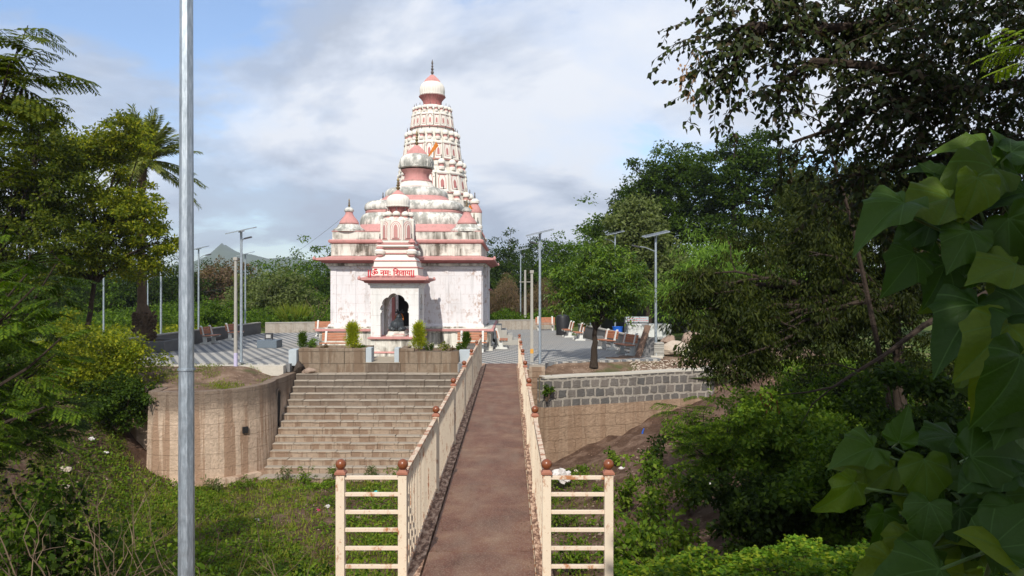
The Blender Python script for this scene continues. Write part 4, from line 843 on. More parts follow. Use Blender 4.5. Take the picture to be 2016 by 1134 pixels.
# ------------------------------------------------------------------ lamps and poles
def solar_lamp(x, y, z0, z1, label, arm=(1, 0), arml=.35, panel=True, r=.055, rz=0, armz=-.45):
    t = thing('solar_lamp', label, 'street lamp', (x, y, z0), 0, 'solar street lamps'); h = z1 - z0
    m = MB(); m.lathe((0, 0, 0), [(r * 1.1, 0), (r, .3), (r * .8, h)], 12); m.build('pole', GALV, t, True, local=True)
    m = MB(); m.bbox(-.14, .14, -.14, .14, 0, .03, .004)
    for a in range(4): m.beam((.12 * math.cos(a * PI / 2), .12 * math.sin(a * PI / 2), .03), (.05 * math.cos(a * PI / 2), .05 * math.sin(a * PI / 2), .18), .012, .03)
    m.build('base_plate', GALV, t, local=True)
    if panel:
        m = MB(); m.mi = 0; m.box(-.5, .5, -.33, .33, 0, .03); m.mi = 1; m.box(-.48, .48, -.31, .31, .03, .034); m.mi = 2; m.box(-.52, -.5, -.35, .35, -.005, .036); m.box(.5, .52, -.35, .35, -.005, .036); m.box(-.5, .5, -.35, -.33, -.005, .036); m.box(-.5, .5, .33, .35, -.005, .036); m.box(-.05, .05, -.3, .3, -.05, -.001)
        m.xform(Matrix.Translation((0, 0, h + .05)) @ Matrix.Rotation(rz, 4, 'Z') @ Matrix.Rotation(R(-13), 4, 'Y') @ Matrix.Rotation(R(7), 4, 'X')); m.build('solar_panel', None, t, local=True, mats=[PANELU, PANELT, GALV])
    m = MB(); ax, ay = arm; m.tube([(0, 0, h + armz - .1), (ax * arml * .6, ay * arml * .6, h + armz + .08), (ax * arml, ay * arml, h + armz + .12)], .02, 6); a = m.build('arm', GALV, t, local=True)
    m = MB(); m.beam((ax * arml * .9, ay * arml * .9, h + armz + .10), (ax * (arml + .26), ay * (arml + .26), h + armz + .17), .13, .05); m.build('lamp_head', LAMPH, a, local=True)
    return t
x, y, z = W(475, 725, 29.3); solar_lamp(x, y, -.14, 4.92, 'tall solar lamp at the left paving edge beside a concrete pole', (1, .1), .12, rz=.1, armz=-.35)
x, y, z = W(483, 640, 50); solar_lamp(x, y, -.06, 4.95, 'solar lamp behind the left parapet near its far corner', (-1, 0), .2)
x, y, z = W(391, 645, 45); solar_lamp(x, y, -.06, 5.05, 'solar lamp behind the left parapet just right of the near steel pole', (1, -.2), .5)
x, y, z = W(317, 650, 40); solar_lamp(x, y, -.06, 4.9, 'solar lamp between the palm and the near steel pole', (1, -.2), .5)
x, y, z = W(291, 620, 62); solar_lamp(x, y, .1, 4.0, 'distant lamp post right behind the palm trunk', (1, -.2), .5, False)
x, y, z = W(204, 640, 46); solar_lamp(x, y, -.06, 4.9, 'solar lamp left of the palm behind the yellow green tree', (1, -.2), .5)
x, y, z = W(1063, 726, 28.7); solar_lamp(x, y, -.22, 4.80, 'tall solar lamp beside the far right end of the footbridge', (-1, 0), .1, rz=-.1)
x, y, z = W(1025, 632, 58); solar_lamp(x, y, .2, 5.62, 'distant solar lamp behind the back parapet right of the temple', (1, 0), .1)
x, y, z = W(1291, 703, 31.3); solar_lamp(x, y, .04, 4.92, 'solar lamp on a stone footing right of the mango tree', (-1, .1), .7, armz=-.55)
x, y, z = W(1211, 650, 45); solar_lamp(x, y, .0, 5.95, 'solar lamp rising behind the mango tree crown', (-.8, 0), .5)
x, y, z = W(1162, 650, 47); solar_lamp(x, y, .0, 5.5, 'solar lamp mostly hidden behind the left top of the mango tree', (-.8, 0), .3)
m = MB(); m.bbox(5.6, 6.08, 31.1, 31.5, -.1, .07, .02); tag(m.build('footing', CONCL), 'square masonry footing under the right solar lamp', 'footing')
def cpole(px, py, Y, z0, ztop, label, r=.07, band=None, square=False, cross=False):
    x = (px - 1008) * Y / 1520; t = thing('concrete_pole', label, 'pole', (x, Y, z0), 0, 'short poles'); h = ztop - z0; m = MB(); m.lathe((0, 0, 0), [(r, 0), (r * .72, h)], 4 if square else 10); m.build('shaft', CONC, t, not square, local=True)
    if band: m = MB(); m.lathe((0, 0, 0), [(r * 1.03, band[0]), (r * .98, band[1])], 4 if square else 10); m.build('painted_band', band[2], t, not square, local=True)
    m = MB(); m.bbox(-.07, .07, -.07, .07, h, h + .12, .01)
    m.build('cap', CONC, t, local=True)
    if cross: m = MB(); m.beam((-.45, 0, h - .75), (.45, 0, h - .75), .05, .05); m.build('crossarm', CONC, t, local=True)
    return t
cpole(464, 737, 28.1, -.36, 3.8, 'slim round concrete pole with lavender base beside the left solar lamp', .07, (0, .8, plain('lavender_paint', (.5, .46, .62), .7)), cross=False)
cpole(1047, 713, 29.2, -.05, 3.35, 'square concrete pole with orange band left of the bridge-end lamp', .085, (.38, .55, plain('orange_band', (.6, .3, .05), .7)), True)
cpole(1034, 632, 57, .15, 4.0, 'thin distant pole with crossarm behind the back parapet', .11, None, False, True)
# near octagonal pole
npx, npy = W(367, 567, 6.0)[0], 6.0
t = thing('steel_pole', 'near octagonal galvanised steel pole rising past the top of the picture', 'pole', (npx, npy, -.2)); m = MB(); m.lathe((0, 0, 0), [(.064, 0), (.047, 5.9)], 8); m.xform(Matrix.Rotation(R(6), 4, 'Z') @ Matrix.Identity(4)); m.build('shaft', GALV, t, local=True); m = MB(); m.bbox(-.14, .14, -.14, .14, -.02, .02, .005); m.build('base_plate', GALV, t, local=True)
m = MB(); m.lathe((0, 0, 0), [(.066, 2.36), (.066, 2.375)], 8); m.build('seam', GALV, t, local=True)
# wires
def wire(label, p, q, sag=-.3): m = MB(); m.tube(curve(p, q, sag, 14), .007, 3); tag(m.build('overhead_wire', LAMPH), label, 'wire')
wire('thin black wire from the left corner pinnacle of the temple down leftwards', (-7.5, 35.6, 6.3), (-24, 60, 2.5), -.8); wire('thin black wire from the temple roof corner to the right trees', (-1.6, 42.5, 5.0), (6, 58, 3.6), -.6)

# ------------------------------------------------------------------ yard at right
sg = thing('notice_board', 'white notice board with red lines of writing on black posts', 'notice board', (6.2, 42, 0)); xa, xb = W(1231, 0, 41)[0], W(1276, 0, 41)[0]; m = MB(); m.box(xa - .05, xa + .05, 40.97, 41.05, -.05, 1.25); m.box(xb - .02, xb + .02, 40.97, 41.05, -.05, 1.25); m.build('posts', LAMPH, sg); m = MB(); m.box(xa, xb, 40.9, 40.95, .98, 1.28); m.build('panel', CONCB, sg)
m = MB()
for r_ in range(2):
    xx = xa + .08
    while xx < xb - .12: wq = random.uniform(.05, .14); m.box(xx, xx + wq, 40.893, 40.899, 1.16 - r_ * .11, 1.20 - r_ * .11); xx += wq + .04
m.build('writing', plain('faded_red', (.55, .2, .2), .8), sg)
m = MB(); m.bbox(*[W(1236, 0, 42.5)[0], W(1321, 0, 42.5)[0]], 42.4, 43.8, -.05, .80, .02); tag(m.build('water_tank', TANKW), 'low tank with peeling grey and white walls behind the notice board', 'tank')
sh = thing('shed', 'dark open shed behind the mango tree with white upper wall', 'shed', (8, 50, 0)); m = MB(); m.box(5.4, 11.5, 52, 52.3, -.1, 2.3); m.box(5.4, 5.7, 49.5, 52, -.1, 2.3); m.box(11.2, 11.5, 49.5, 52, -.1, 2.3); m.build('walls', CONCD, sh); m = MB(); m.box(5.1, 11.8, 49.2, 52.5, 2.301, 2.42); m.box(5.4, 9, 49.6, 52, 2.421, 3.9); m.build('roof', TANKW, sh)
bk = thing('plastic_bucket', 'blue plastic drum at the foot of the lamp behind the mango tree', 'bucket', (W(1216, 0, 44)[0], 44, 0.0)); m = MB(); m.lathe((0, 0, 0), [(.24, 0), (.29, .55), (.31, .56), (.31, .6), (.27, .6), (.24, .1)], 20, cap1=False); m.build('body', BLUE, bk, True, local=True)
m = MB(); m.lathe((W(1108, 0, 46)[0], 46, 0), [(.4, 0), (.42, 1.0), (.36, 1.15), (.1, 1.22)], 16); tag(m.build('water_drum', plain('black_plastic', (.02, .02, .022), .5), None, True), 'black water drum behind the far right benches', 'drum')
for i, (px, py, Y, s, mt, lab) in enumerate([(1333, 685, 32, (.75, .5, .35), STONEP, 'large pale boulder right of the lamp footing'), (1362, 668, 33.5, (.45, .4, .4), STONEM, 'brown upright boulder behind the pale boulder'), (1400, 672, 34, (.6, .4, .35), STONEM, 'brown boulder at the right end of the boulder row'), (1318, 668, 34.5, (.4, .3, .25), STONEM, 'small brown boulder behind the large pale boulder')]):
    x, y, z = W(px, py, Y); tag(icorock('boulder', (x, y, max(0, z - .05)), s, mt, 20 + i), lab, 'boulder', 'boulders on the right terrace')
m = MB(); m.beam((7.0, 31.6, .12), (7.55, 31.4, .45), .35, .10); m.beam((7.05, 31.6, .2), (7.1, 31.3, -.05), .12, .1); tag(m.build('broken_slab', plain('pale_yellow_concrete', (.55, .54, .36), .8)), 'pale yellow broken bench end lying on the gravel', 'rubble piece')
# gravel on the right terrace
n = 700; r = np.random.default_rng(3); gx_ = r.uniform(4.6, 9.6, n); gy_ = 28.9 + .32 * (gx_ - 4.6) + r.uniform(0, 1.4, n); s = r.uniform(.02, .055, n)
V = []; F = []
for i in range(n):
    b = len(V); zt = -.35 + .36 * float(sm((gy_[i] - 27.9 - .34 * (gx_[i] - 1)) / 1.5)) + .05 * float(nz(gx_[i], gy_[i], 1.6)); q = s[i]
    for dx, dy, dz in ((1, 0, 0), (0, 1, 0), (-1, 0, 0), (0, -1, 0), (.2, .1, .8), (0, 0, -.6)): V.append((gx_[i] + dx * q * r.uniform(.7, 1.3), gy_[i] + dy * q, zt + dz * q))
    F += [(b, b + 1, b + 4), (b + 1, b + 2, b + 4), (b + 2, b + 3, b + 4), (b + 3, b, b + 4), (b + 1, b, b + 5), (b + 2, b + 1, b + 5), (b + 3, b + 2, b + 5), (b, b + 3, b + 5)]
tag(meshobj('gravel', V, F, STONEP), 'pale gravel scattered on the right terrace edge', 'gravel', kind='stuff')

# ------------------------------------------------------------------ planter shrubs
def conifer(px, Y, z0, h, r_, leaf, label, n=1500, seed=1, group='clipped conifers in the planters'):
    x = (px - 1008) * Y / 1520; t = thing('cypress_shrub', label, 'shrub', (x, Y, z0), 0, group); r = np.random.default_rng(seed); k = 60; zz = r.random(k) ** .8; rad = r_ * (1 - zz ** 1.6) * (.75 + .25 * np.sin(zz * 9)) * .85 + .02; a = r.random(k) * 6.28
    C = np.stack([rad * np.cos(a) * r.random(k) ** .3, rad * np.sin(a) * r.random(k) ** .3, .08 + zz * h * .88], 1); idx = r.integers(0, k, n); o = r.normal(size=(n, 3)) * .07 * r_ / .2; P = C[idx] + o; D = np.stack([o[:, 0] * 3, o[:, 1] * 3, np.full(n, .25)], 1) + r.normal(size=(n, 3)) * .08
    v, f = leafquads(P, D, r.normal(size=(n, 3)), .10 * r.uniform(.6, 1.4, n), .026); meshobj('foliage', v, f, leaf, t, local=True); m = MB(); m.tube([(0, 0, -.1), (0, 0, h * .8)], [.02, .008], 5); m.build('stem', BARK, t, local=True)
conifer(694, 29.7, .42, 1.0, .21, LF_CYP, 'tall yellow green conifer beside the left gate pier', 3200, 1)
conifer(824, 29.7, .38, 1.05, .19, LF_CYP, 'tall yellow green conifer right of the right gate pier', 3000, 2)
conifer(596, 29.7, .42, .62, .13, LF_MID, 'small dark conifer at the left end of the left planter', 1100, 3)
conifer(918, 29.7, .35, .66, .13, LF_MID, 'small dark conifer near the bridge end of the right planter', 1200, 4)
def bush(name, label, cat, c, rads, n, ln, wd, leaf, seed, group=None, flowers=0, fm=FLOW, nst=7, parts=30, droop=.1, crad=.25, inner=.3):
    t = thing(name, label, cat, (c[0], c[1], c[2]), 0, group); e = [(0, 0, rads[2], rads[0], rads[1], rads[2])]; cs = blobclumps(e, parts, seed, inner, .42); cs[:, 2] = np.maximum(cs[:, 2], .02)
    V, F = clumpleaves(cs, crad * max(rads), max(1, n // len(cs)), ln, wd, droop, .7, seed); meshobj('foliage', V, F, leaf, t, local=True); r = random.Random(seed); m = MB()
    for i in range(nst): q = cs[r.randrange(len(cs))]; m.tube(curve((r.uniform(-.06, .06), r.uniform(-.06, .06), -.15), q, 0, 4, .03, r), [.018, .014, .011, .008, .004], 4)
    m.build('stems', TWIG if leaf in (LF_YEL,) else BARK, t, local=True)
    if flowers: V, F = clumpleaves(cs + np.array([0, -.05, .06]), crad * max(rads), max(1, flowers // len(cs)), .045, .045, 0, .7, seed + 9); meshobj('flowers', V, F, fm, t, local=True)
    return t
def pbush(px, z, rx, rz, leaf, label, seed, fl=0, n=500): x = (px - 1008) * 29.75 / 1520; bush('garden_shrub', label, 'shrub', (x, 29.75, z), (rx, rx, rz), n, .07, .035, leaf, seed, 'small garden shrubs in the planters', fl)
pbush(614, .42, .17, .24, LF_BAMB, 'round light green shrub second from the left in the left planter', 11); pbush(639, .40, .16, .1, LF_BROWN, 'low reddish brown plant in the left planter', 12, 0, 250); pbush(712, .42, .14, .1, LF_MID, 'low sprouting plant beside the left gate pier', 13, 0, 220)
pbush(846, .36, .2, .15, LF_MID, 'shrub with white flowers next to the right conifer', 14, 60); pbush(874, .36, .2, .17, LF_YEL, 'shrub with white and pink flowers mid right planter', 15, 60); pbush(890, .34, .13, .09, LF_BROWN, 'low reddish plant right of the flowering shrubs', 16, 0, 200); pbush(905, .34, .14, .16, LF_MID, 'small round green shrub left of the dark conifer', 17)

# ------------------------------------------------------------------ mid and far trees
# mango tree
c = W(1182, 562, 29.2); fork = W(1172, 648, 29.2)
mt = tree('mango_tree', 'dense glossy green mango tree standing alone at the right paving edge', 'tree', (W(1169, 0, 29.2)[0], 29.2, -.2), [(c[0], 29.3, c[2], 1.85, 1.7, 1.45), (c[0] - .75, 29.1, c[2] - .3, 1.05, 1.1, 1.2), (c[0] + .9, 29.2, c[2] - .15, 1.1, 1.1, 1.1), (c[0] - .1, 29.5, c[2] + 1.1, 1.1, 1.0, .8)], 330, 60, .17, .045, LF_MANGO, BARKD, .12, fork, seed=11, crad=.26, droop=.35, twigs=80, inner=.25, nlimb=18)
# far trees: (px center, py top, py centre, halfwidth px, Y, leaf, name, label)
far = [
 (600, 487, 560, 62, 78, LF_MID, 'leafy_tree', 'tall rounded green tree against the left edge of the temple'), (655, 500, 565, 45, 84, LF_DARK, 'leafy_tree', 'dark tree half behind the left temple corner'),
 (545, 505, 575, 55, 86, LF_MID, 'leafy_tree', 'mid green tree second left of the temple'), (555, 540, 590, 55, 62, LF_GREY, 'acacia_tree', 'feathery grey green acacia behind the plaza corner'),
 (500, 545, 590, 45, 66, LF_GREY, 'acacia_tree', 'feathery pale acacia behind the lamp at left'), (440, 503, 560, 42, 82, LF_BROWN, 'leafy_tree', 'reddish brown leaved tree below the hill peak'), (410, 520, 570, 40, 88, LF_DARK, 'leafy_tree', 'dark tree right beside the near steel pole'),
 (470, 515, 575, 40, 90, LF_DARK, 'leafy_tree', 'dark green tree below the ridge right of the peak'), (350, 510, 570, 60, 80, LF_DARK, 'leafy_tree', 'dark tree behind the near steel pole'), (260, 505, 570, 70, 76, LF_DARK, 'leafy_tree', 'dark tree behind the palm trunk'),
 (160, 500, 570, 80, 74, LF_MID, 'leafy_tree', 'green tree behind the yellow green tree'), (60, 490, 570, 90, 72, LF_DARK, 'leafy_tree', 'dark tree behind the left edge foliage'), (-60, 480, 570, 90, 72, LF_DARK, 'leafy_tree', 'dark tree beyond the left frame edge'),
 (432, 592, 618, 26, 52, LF_MID, 'young_tree', 'small bushy tree just behind the left benches'),
 (1005, 462, 520, 42, 92, LF_DARK, 'leafy_tree', 'tall tree with sky gaps right of the temple eave'), (1062, 465, 520, 42, 96, LF_DARK, 'leafy_tree', 'tall tree behind the bridge-end lamp'), (1110, 473, 530, 38, 70, LF_MID, 'leafy_tree', 'green tree left behind the mango crown'),
 (970, 500, 545, 40, 90, LF_DARK, 'leafy_tree', 'lower dark tree directly behind the right temple corner'), (1040, 520, 560, 55, 76, LF_DARK, 'leafy_tree', 'low dark spreading tree behind the distant lamp'),
 (1175, 412, 500, 42, 62, LF_MID, 'leafy_tree', 'slender open tree behind the mango crown'), 
]
for i, (px, pt, pc, hw, Y, leaf, nm, lab) in enumerate(far):
    pt -= 0 if nm == 'young_tree' else 10; hw *= 1.15
    k = Y / 1520; x = (px - 1008) * k; zc = CAMZ + (567 - pc) * k; zt = CAMZ + (567 - pt) * k; rz = zt - zc; rx = hw * k
    low = max(.6, zc - rz * 1.0)
    ells = [(x, Y, zc, rx, rx * .8, rz), (x - rx * .5, Y - 1, zc - rz * .3, rx * .65, rx * .6, rz * .8), (x + rx * .5, Y - .5, zc - rz * .25, rx * .65, rx * .6, rz * .85), (x, Y - 1, low, rx * 1.0, rx * .7, rz * .6)]
    small = nm == 'young_tree'
    tree(nm, lab, 'tree', (x, Y, .0), ells, 190 if not small else 50, 52, .26 if not small else .2, .15 if not small else .09, leaf, BARK, .14 if not small else .05, (x, Y, max(.9, low - rz * .3)), 'trees beyond the plaza', 40 + i, .75 if not small else .35, nlimb=7, twigs=16, inner=.3, jag=.3)
big = [ # big dark trees at right
 ([(1290, 395, 66, 95), (1330, 335, 60, 62), (1245, 395, 50, 65), (1330, 460, 80, 80), (1205, 455, 45, 50), (1380, 380, 60, 70)], 58, LF_DEEP, 'huge dark spreading tree right of the mango with its crown against the sky', 290, 70),
 ([(1420, 335, 80, 70), (1490, 310, 60, 58), (1540, 360, 65, 70), (1440, 440, 90, 80), (1540, 450, 70, 90), (1620, 400, 60, 60)], 55, LF_DEEP, 'highest dark tree with lumpy top at right centre', 300, 70),
 ([(1258, 470, 62, 85), (1225, 520, 50, 60), (1300, 540, 60, 60)], 47, LF_GREY, 'grey green leaved tree behind the right lamp', 210, 60),
 ([(1640, 380, 110, 65), (1700, 430, 110, 100), (1580, 470, 80, 90), (1800, 420, 120, 120), (1900, 500, 130, 140)], 44, LF_OLIVE, 'pale olive tree crown behind the thin bare branch', 300, 70),
 ([(1400, 530, 75, 65), (1340, 580, 60, 50), (1470, 560, 80, 70), (1560, 600, 90, 60)], 42, LF_BAMB, 'bright green feathery bamboo clump below the dark trees', 240, 70)]
for i, (es, Y, leaf, lab, nc, nl) in enumerate(big):
    k = Y / 1520; ells = [((px - 1008) * k, Y + random.uniform(-1, 1), CAMZ + (567 - py) * k, rx * k, rx * k * .7, rz * k) for px, py, rx, rz in es]; b = ells[0]
    bam = leaf is LF_BAMB
    tree('bamboo_clump' if bam else 'leafy_tree', lab, 'bamboo' if bam else 'tree', (b[0] + b[3] * .3, Y, 0), ells, int(nc * 1.7), nl, .34 if bam else .24, .05 if bam else .14, leaf, BARKD, .22, (b[0] + b[3] * .3, Y, max(1.5, b[2] - b[5] * .9)), None, 80 + i, .62, droop=.7 if bam else .2, nlimb=14, twigs=50, inner=.2, jag=.3)
# undergrowth behind plaza, dry vines
def undergrowth(name, label, boxes, n, ln, wd, leaf, seed, hgt, cat='undergrowth'):
    r = np.random.default_rng(seed); P = []
    for (x0, x1, y0, y1, h) in boxes:
        k = int(n * (x1 - x0) / sum(b[1] - b[0] for b in boxes)); x = r.uniform(x0, x1, k); y = r.uniform(y0, y1, k); hh = h * (.55 + .45 * np.abs(nz(x, y, .8, seed)) + .2 * np.sin(x * 2.1 + seed)); z = hh * r.random(k) ** .7; P.append(np.stack([x, y, z + .05], 1))
    P = np.concatenate(P); D = r.normal(size=P.shape); D[:, 2] += hgt; v, f = leafquads(P, D, r.normal(size=P.shape) * .6 + np.array([0, -.3, .7]), ln * r.uniform(.6, 1.3, len(P)), wd); return tag(meshobj(name, v, f, leaf), label, cat, kind='stuff')
undergrowth('undergrowth', 'low green undergrowth along the far side of the plaza walls', [(-34, -15, 52, 60, 1.3), (-15, -3, 51, 58, 1.6), (-3, 5, 55, 60, 1.2), (-30, -17, 60, 66, 2.0)], 30000, .22, .11, LF_MID, 3, .3)
undergrowth('far_woodland', 'continuous dark wood closing the view behind the trees', [(-75, -20, 92, 104, 5.2), (-20, 10, 98, 108, 4.4), (10, 60, 66, 80, 7.5)], 60000, .5, .3, LF_DARK, 6, .1, 'woodland')
undergrowth('dry_vines', 'tangle of brown dry creepers draping a bank right of the temple', [(-4.0, 4.2, 60, 64, 3.9)], 16000, .5, .03, LF_BROWN, 9, -.6, 'creepers')
x, y, z = W(580, 630, 53)
t = thing('reed_clump', 'tall yellowing grass clump behind the back parapet left of the temple', 'reeds', (x, 53, 0)); r = np.random.default_rng(4); n = 420; a = r.random(n) * 6.28; sp = r.random(n) ** .5; D = np.stack([np.cos(a) * sp * .7, np.sin(a) * sp * .7, np.ones(n)], 1); B = np.stack([np.cos(a) * sp * .5, np.sin(a) * sp * .4, np.zeros(n)], 1); v, f = leafquads(B, D, r.normal(size=(n, 3)), r.uniform(1.2, 2.2, n), .05); meshobj('blades', v, f, LF_GRASS, t, local=True)
# bare branchy shrub near it
m = MB(); rr = random.Random(3)
for i in range(14): a = rr.uniform(0, 6.28); q = (rr.uniform(-1.0, 1.0), rr.uniform(-.4, .4), rr.uniform(.8, 2.3)); m.tube(curve((0, 0, 0), q, .15, 5, .12, rr), [.03, .025, .02, .015, .01, .005], 4)
t = m.build('bare_shrub', TWIG, None); t.location = (W(625, 0, 53)[0], 53, 0); tag(t, 'leafless pale branching shrub behind the parapet next to the temple', 'shrub')

# ------------------------------------------------------------------ palm
x, y, _ = W(284, 0, 34.5); palm = thing('date_palm', 'date palm with shaggy trunk rising from the concrete planter', 'palm', (x, y, .35)); m = MB(); pts = [(x, y, .3), (x - .02, y, .9), (x + .0, y, 1.5), (x - .1, y, 2.1), (x - .14, y, 4.5), (x - .12, y, 7), (x - .02, y, 8.4)]
m.tube(pts, [.44, .38, .40, .20, .16, .15, .17], 12); 
for i in range(150): z = random.uniform(.4, 1.7); a = random.uniform(0, 6.28); rr_ = .40; p = (x + rr_ * math.cos(a), y + rr_ * math.sin(a), z); m.tube([p, (p[0] + .12 * math.cos(a), p[1] + .12 * math.sin(a), z + random.uniform(-.02, .12))], [.06, .03], 4)
for i in range(160): z = random.uniform(2.1, 8.2); a = random.uniform(0, 6.28); p = (x - .12 + .14 * math.cos(a), y + .14 * math.sin(a), z); m.tube([p, (p[0] + .06 * math.cos(a), p[1] + .06 * math.sin(a), z + .1)], [.04, .02], 4)
m.build('trunk', BARK, palm); parts = []; mr = MB(); rr = random.Random(5)
for i in range(84):
    a = i * 2.399; el = rr.uniform(-.45, 1.4); L = rr.uniform(2.1, 2.7); d = (math.cos(a) * math.cos(el), math.sin(a) * math.cos(el), math.sin(el)); pts, q = frondmesh((x - .02, y, 8.45), d, L, 40, .42, .05, .75 * math.cos(el) + .1, rr, spread=.9); parts.append(q); mr.tube(pts[::4] + [pts[-1]], .018, 4)
v, f = merge(parts); meshobj('fronds', v, f, LF_PALM, palm); mr.build('frond_stalks', LF_PALM, palm)

# ------------------------------------------------------------------ left side vegetation
def ell(px, py, rx, rz, Y, ry=None): k = Y / 1520; return ((px - 1008) * k, Y, CAMZ + (567 - py) * k, rx * k, (ry or rx) * k, rz * k)
tree('leafy_tree', 'yellow green small leaved tree in front of the palm', 'tree', (W(160, 0, 30)[0], 30, -.3), [ell(185, 300, 85, 66, 30), ell(130, 300, 70, 70, 30), ell(245, 275, 55, 50, 30), ell(265, 430, 60, 75, 30), ell(200, 420, 110, 80, 30), ell(310, 490, 42, 50, 30), ell(90, 400, 80, 90, 30), ell(235, 515, 60, 40, 30), ell(130, 510, 70, 40, 30)], 480, 90, .15, .08, LF_YEL, BARKD, .11, W(185, 560, 30), None, 201, .34, nlimb=22, twigs=90, inner=.15, jag=.35)
tree('leafy_tree', 'dark green dense tree at the left edge behind the compound leaves', 'tree', (W(20, 0, 27.5)[0], 27.5, -.5), [ell(20, 300, 110, 90, 27.5), ell(60, 420, 110, 90, 27.5), ell(-60, 400, 120, 150, 27.5), ell(60, 230, 70, 40, 27.5), ell(150, 480, 70, 50, 27.5), ell(40, 540, 110, 60, 27.5), ell(110, 330, 60, 60, 27.5)], 420, 90, .14, .075, LF_LEFT, BARKD, .10, W(0, 560, 27.5), None, 203, .38, nlimb=18, twigs=70, inner=.25, jag=.3)
bush('yellow_green_shrub', 'broad shrub with yellow green tips left of the palm planter', 'shrub', (W(165, 0, 25)[0], 25.2, -1.3), (2.3, 1.5, 1.5), 22000, .11, .06, LF_YEL, 31, None, parts=210, crad=.17, nst=14)
bush('yellow_green_shrub', 'darker shrub on the bank directly left of the bastion', 'shrub', (W(235, 0, 24.3)[0], 24.2, -1.5), (1.1, 1.0, .75), 8000, .10, .055, LF_DEEP, 32, None, parts=90, crad=.2, nst=10)
def frondplant(name, label, cat, base, tips, nfr, L, npair, ll, lw, leaf, seed, trad=.03, bark=BARKD, sag=.1, rad=.5, ub=.6):
    """small tree with feathery compound leaves around branch tips"""
    t = thing(name, label, cat, base); r = random.Random(seed); m = MB(); parts = []; hub = Vector(base).lerp(Vector(tips[0]), .4)
    m.tube(curve(base, hub, 0, 4, trad, r), [trad * 1.3, trad * 1.2, trad * 1.1, trad, trad * .9], 7)
    for tp_ in tips:
        pts = curve(hub, tp_, .08, 6, .08, r); m.tube(pts, [trad * .8 * (1 - .8 * k / 6) for k in range(7)], 5)
        for i in range(nfr):
            u = 1 - ub * r.random() ** 1.4; u = min(u, .999); p = pts[min(5, int(u * 6))].lerp(pts[min(6, int(u * 6) + 1)], r.random()); p = p + Vector((r.gauss(0, rad * .4), r.gauss(0, rad * .4), r.gauss(0, rad * .35)))
            a = r.uniform(0, 6.28); el = r.uniform(-.5, .6)
            d = Vector((math.cos(a) * math.cos(el), math.sin(a) * math.cos(el), math.sin(el))); LL = L * r.uniform(.6, 1.1)
            # bipinnate: a few sub-fronds on a main stalk
            sd = d.cross(Vector((0, 0, 1))).normalized(); m.tube([p, p + d * LL * .9 - Vector((0, 0, sag * LL))], .003, 3)
            for q in range(1, 5):
                bp = p + d * LL * q / 5 - Vector((0, 0, sag * LL * (q / 5) ** 2))
                for s in (-1, 1): _, g = frondmesh(bp, d * .55 + sd * s * .9 - Vector((0, 0, .12)), LL * .55, npair, ll, lw, LL * .12, r, spread=1.0); parts.append(g)
    v, f = merge(parts); meshobj('crown', v, f, leaf, t); m.build('trunk', bark, t); return t
LF_FEATH = leafm('leaf_feathery', [(.03, .075, .007), (.055, .115, .010), (.13, .21, .014), (.04, .085, .008)])
frondplant('feathery_tree', 'feathery leaved branch reaching in at the top left corner', 'tree', (-5.6, 5.6, -.5), [W(40, 80, 6.0), W(75, 120, 6.2), W(20, 120, 5.8), W(-30, 40, 6), W(-20, 130, 6), W(55, 50, 6.1)], 13, .36, 12, .05, .013, LF_LEFT, 61, .022, rad=.25, ub=.3)
tips = [W(random.uniform(-80, 120), random.uniform(500, 830), random.uniform(8.5, 10.5)) for _ in range(20)]
tips = [p for p in tips if (p[0] * 1520 / p[1] + 1008) < 330 - (567 + (2.8 - p[2]) * 1520 / p[1] - 567) * .5 + 60]
frondplant('feathery_tree', 'big feathery leaved tree filling the left edge below the dark crown', 'tree', (-9.2, 9.5, -1.5), tips, 16, .42, 11, .065, .018, LF_FEATH, 62, .06, rad=.5)
tips = [W(px, py, 12.5) for px, py in ((30, 640), (70, 700), (100, 770), (60, 790), (60, 620), (20, 560), (-30, 700), (-20, 820), (90, 830), (150, 810), (60, 500), (110, 520), (0, 480), (60, 560))]
frondplant('feathery_tree', 'second feathery tree at left, darker and lower behind the first', 'tree', (-9.8, 12.5, -2.5), tips, 15, .5, 10, .08, .022, LF_DARK, 63, .06, rad=.6)
def weed(name, label, px, py, Y, h, spread, n, ln, wd, leaf, seed, group=None):
    x = (px - 1008) * Y / 1520; zg = float(bedz(x, Y)); t = thing(name, label, 'plant', (x, Y, zg), 0, group); r = random.Random(seed); m = MB(); C = []
    for i in range(max(4, n // 60)):
        q = Vector((r.gauss(0, spread * .45), r.gauss(0, spread * .4), h * r.uniform(.45, 1))); pts = curve((r.gauss(0, .05), r.gauss(0, .05), -.05), q, .1, 6, .04, r); m.tube(pts, [.012, .010, .009, .007, .006, .004, .003], 4)
        for p in pts[2:]: C += [tuple(p)] * 2
        C += [tuple(pts[-1])] * 3
    C = np.array(C); k = max(1, n // len(C)); v, f = clumpleaves(C, spread * .16 + .05, k, ln, wd, .35, .8, seed); meshobj('foliage', v, f, leaf, t, local=True); m.build('stems', TWIG if seed % 2 else BARK, t, local=True); return t
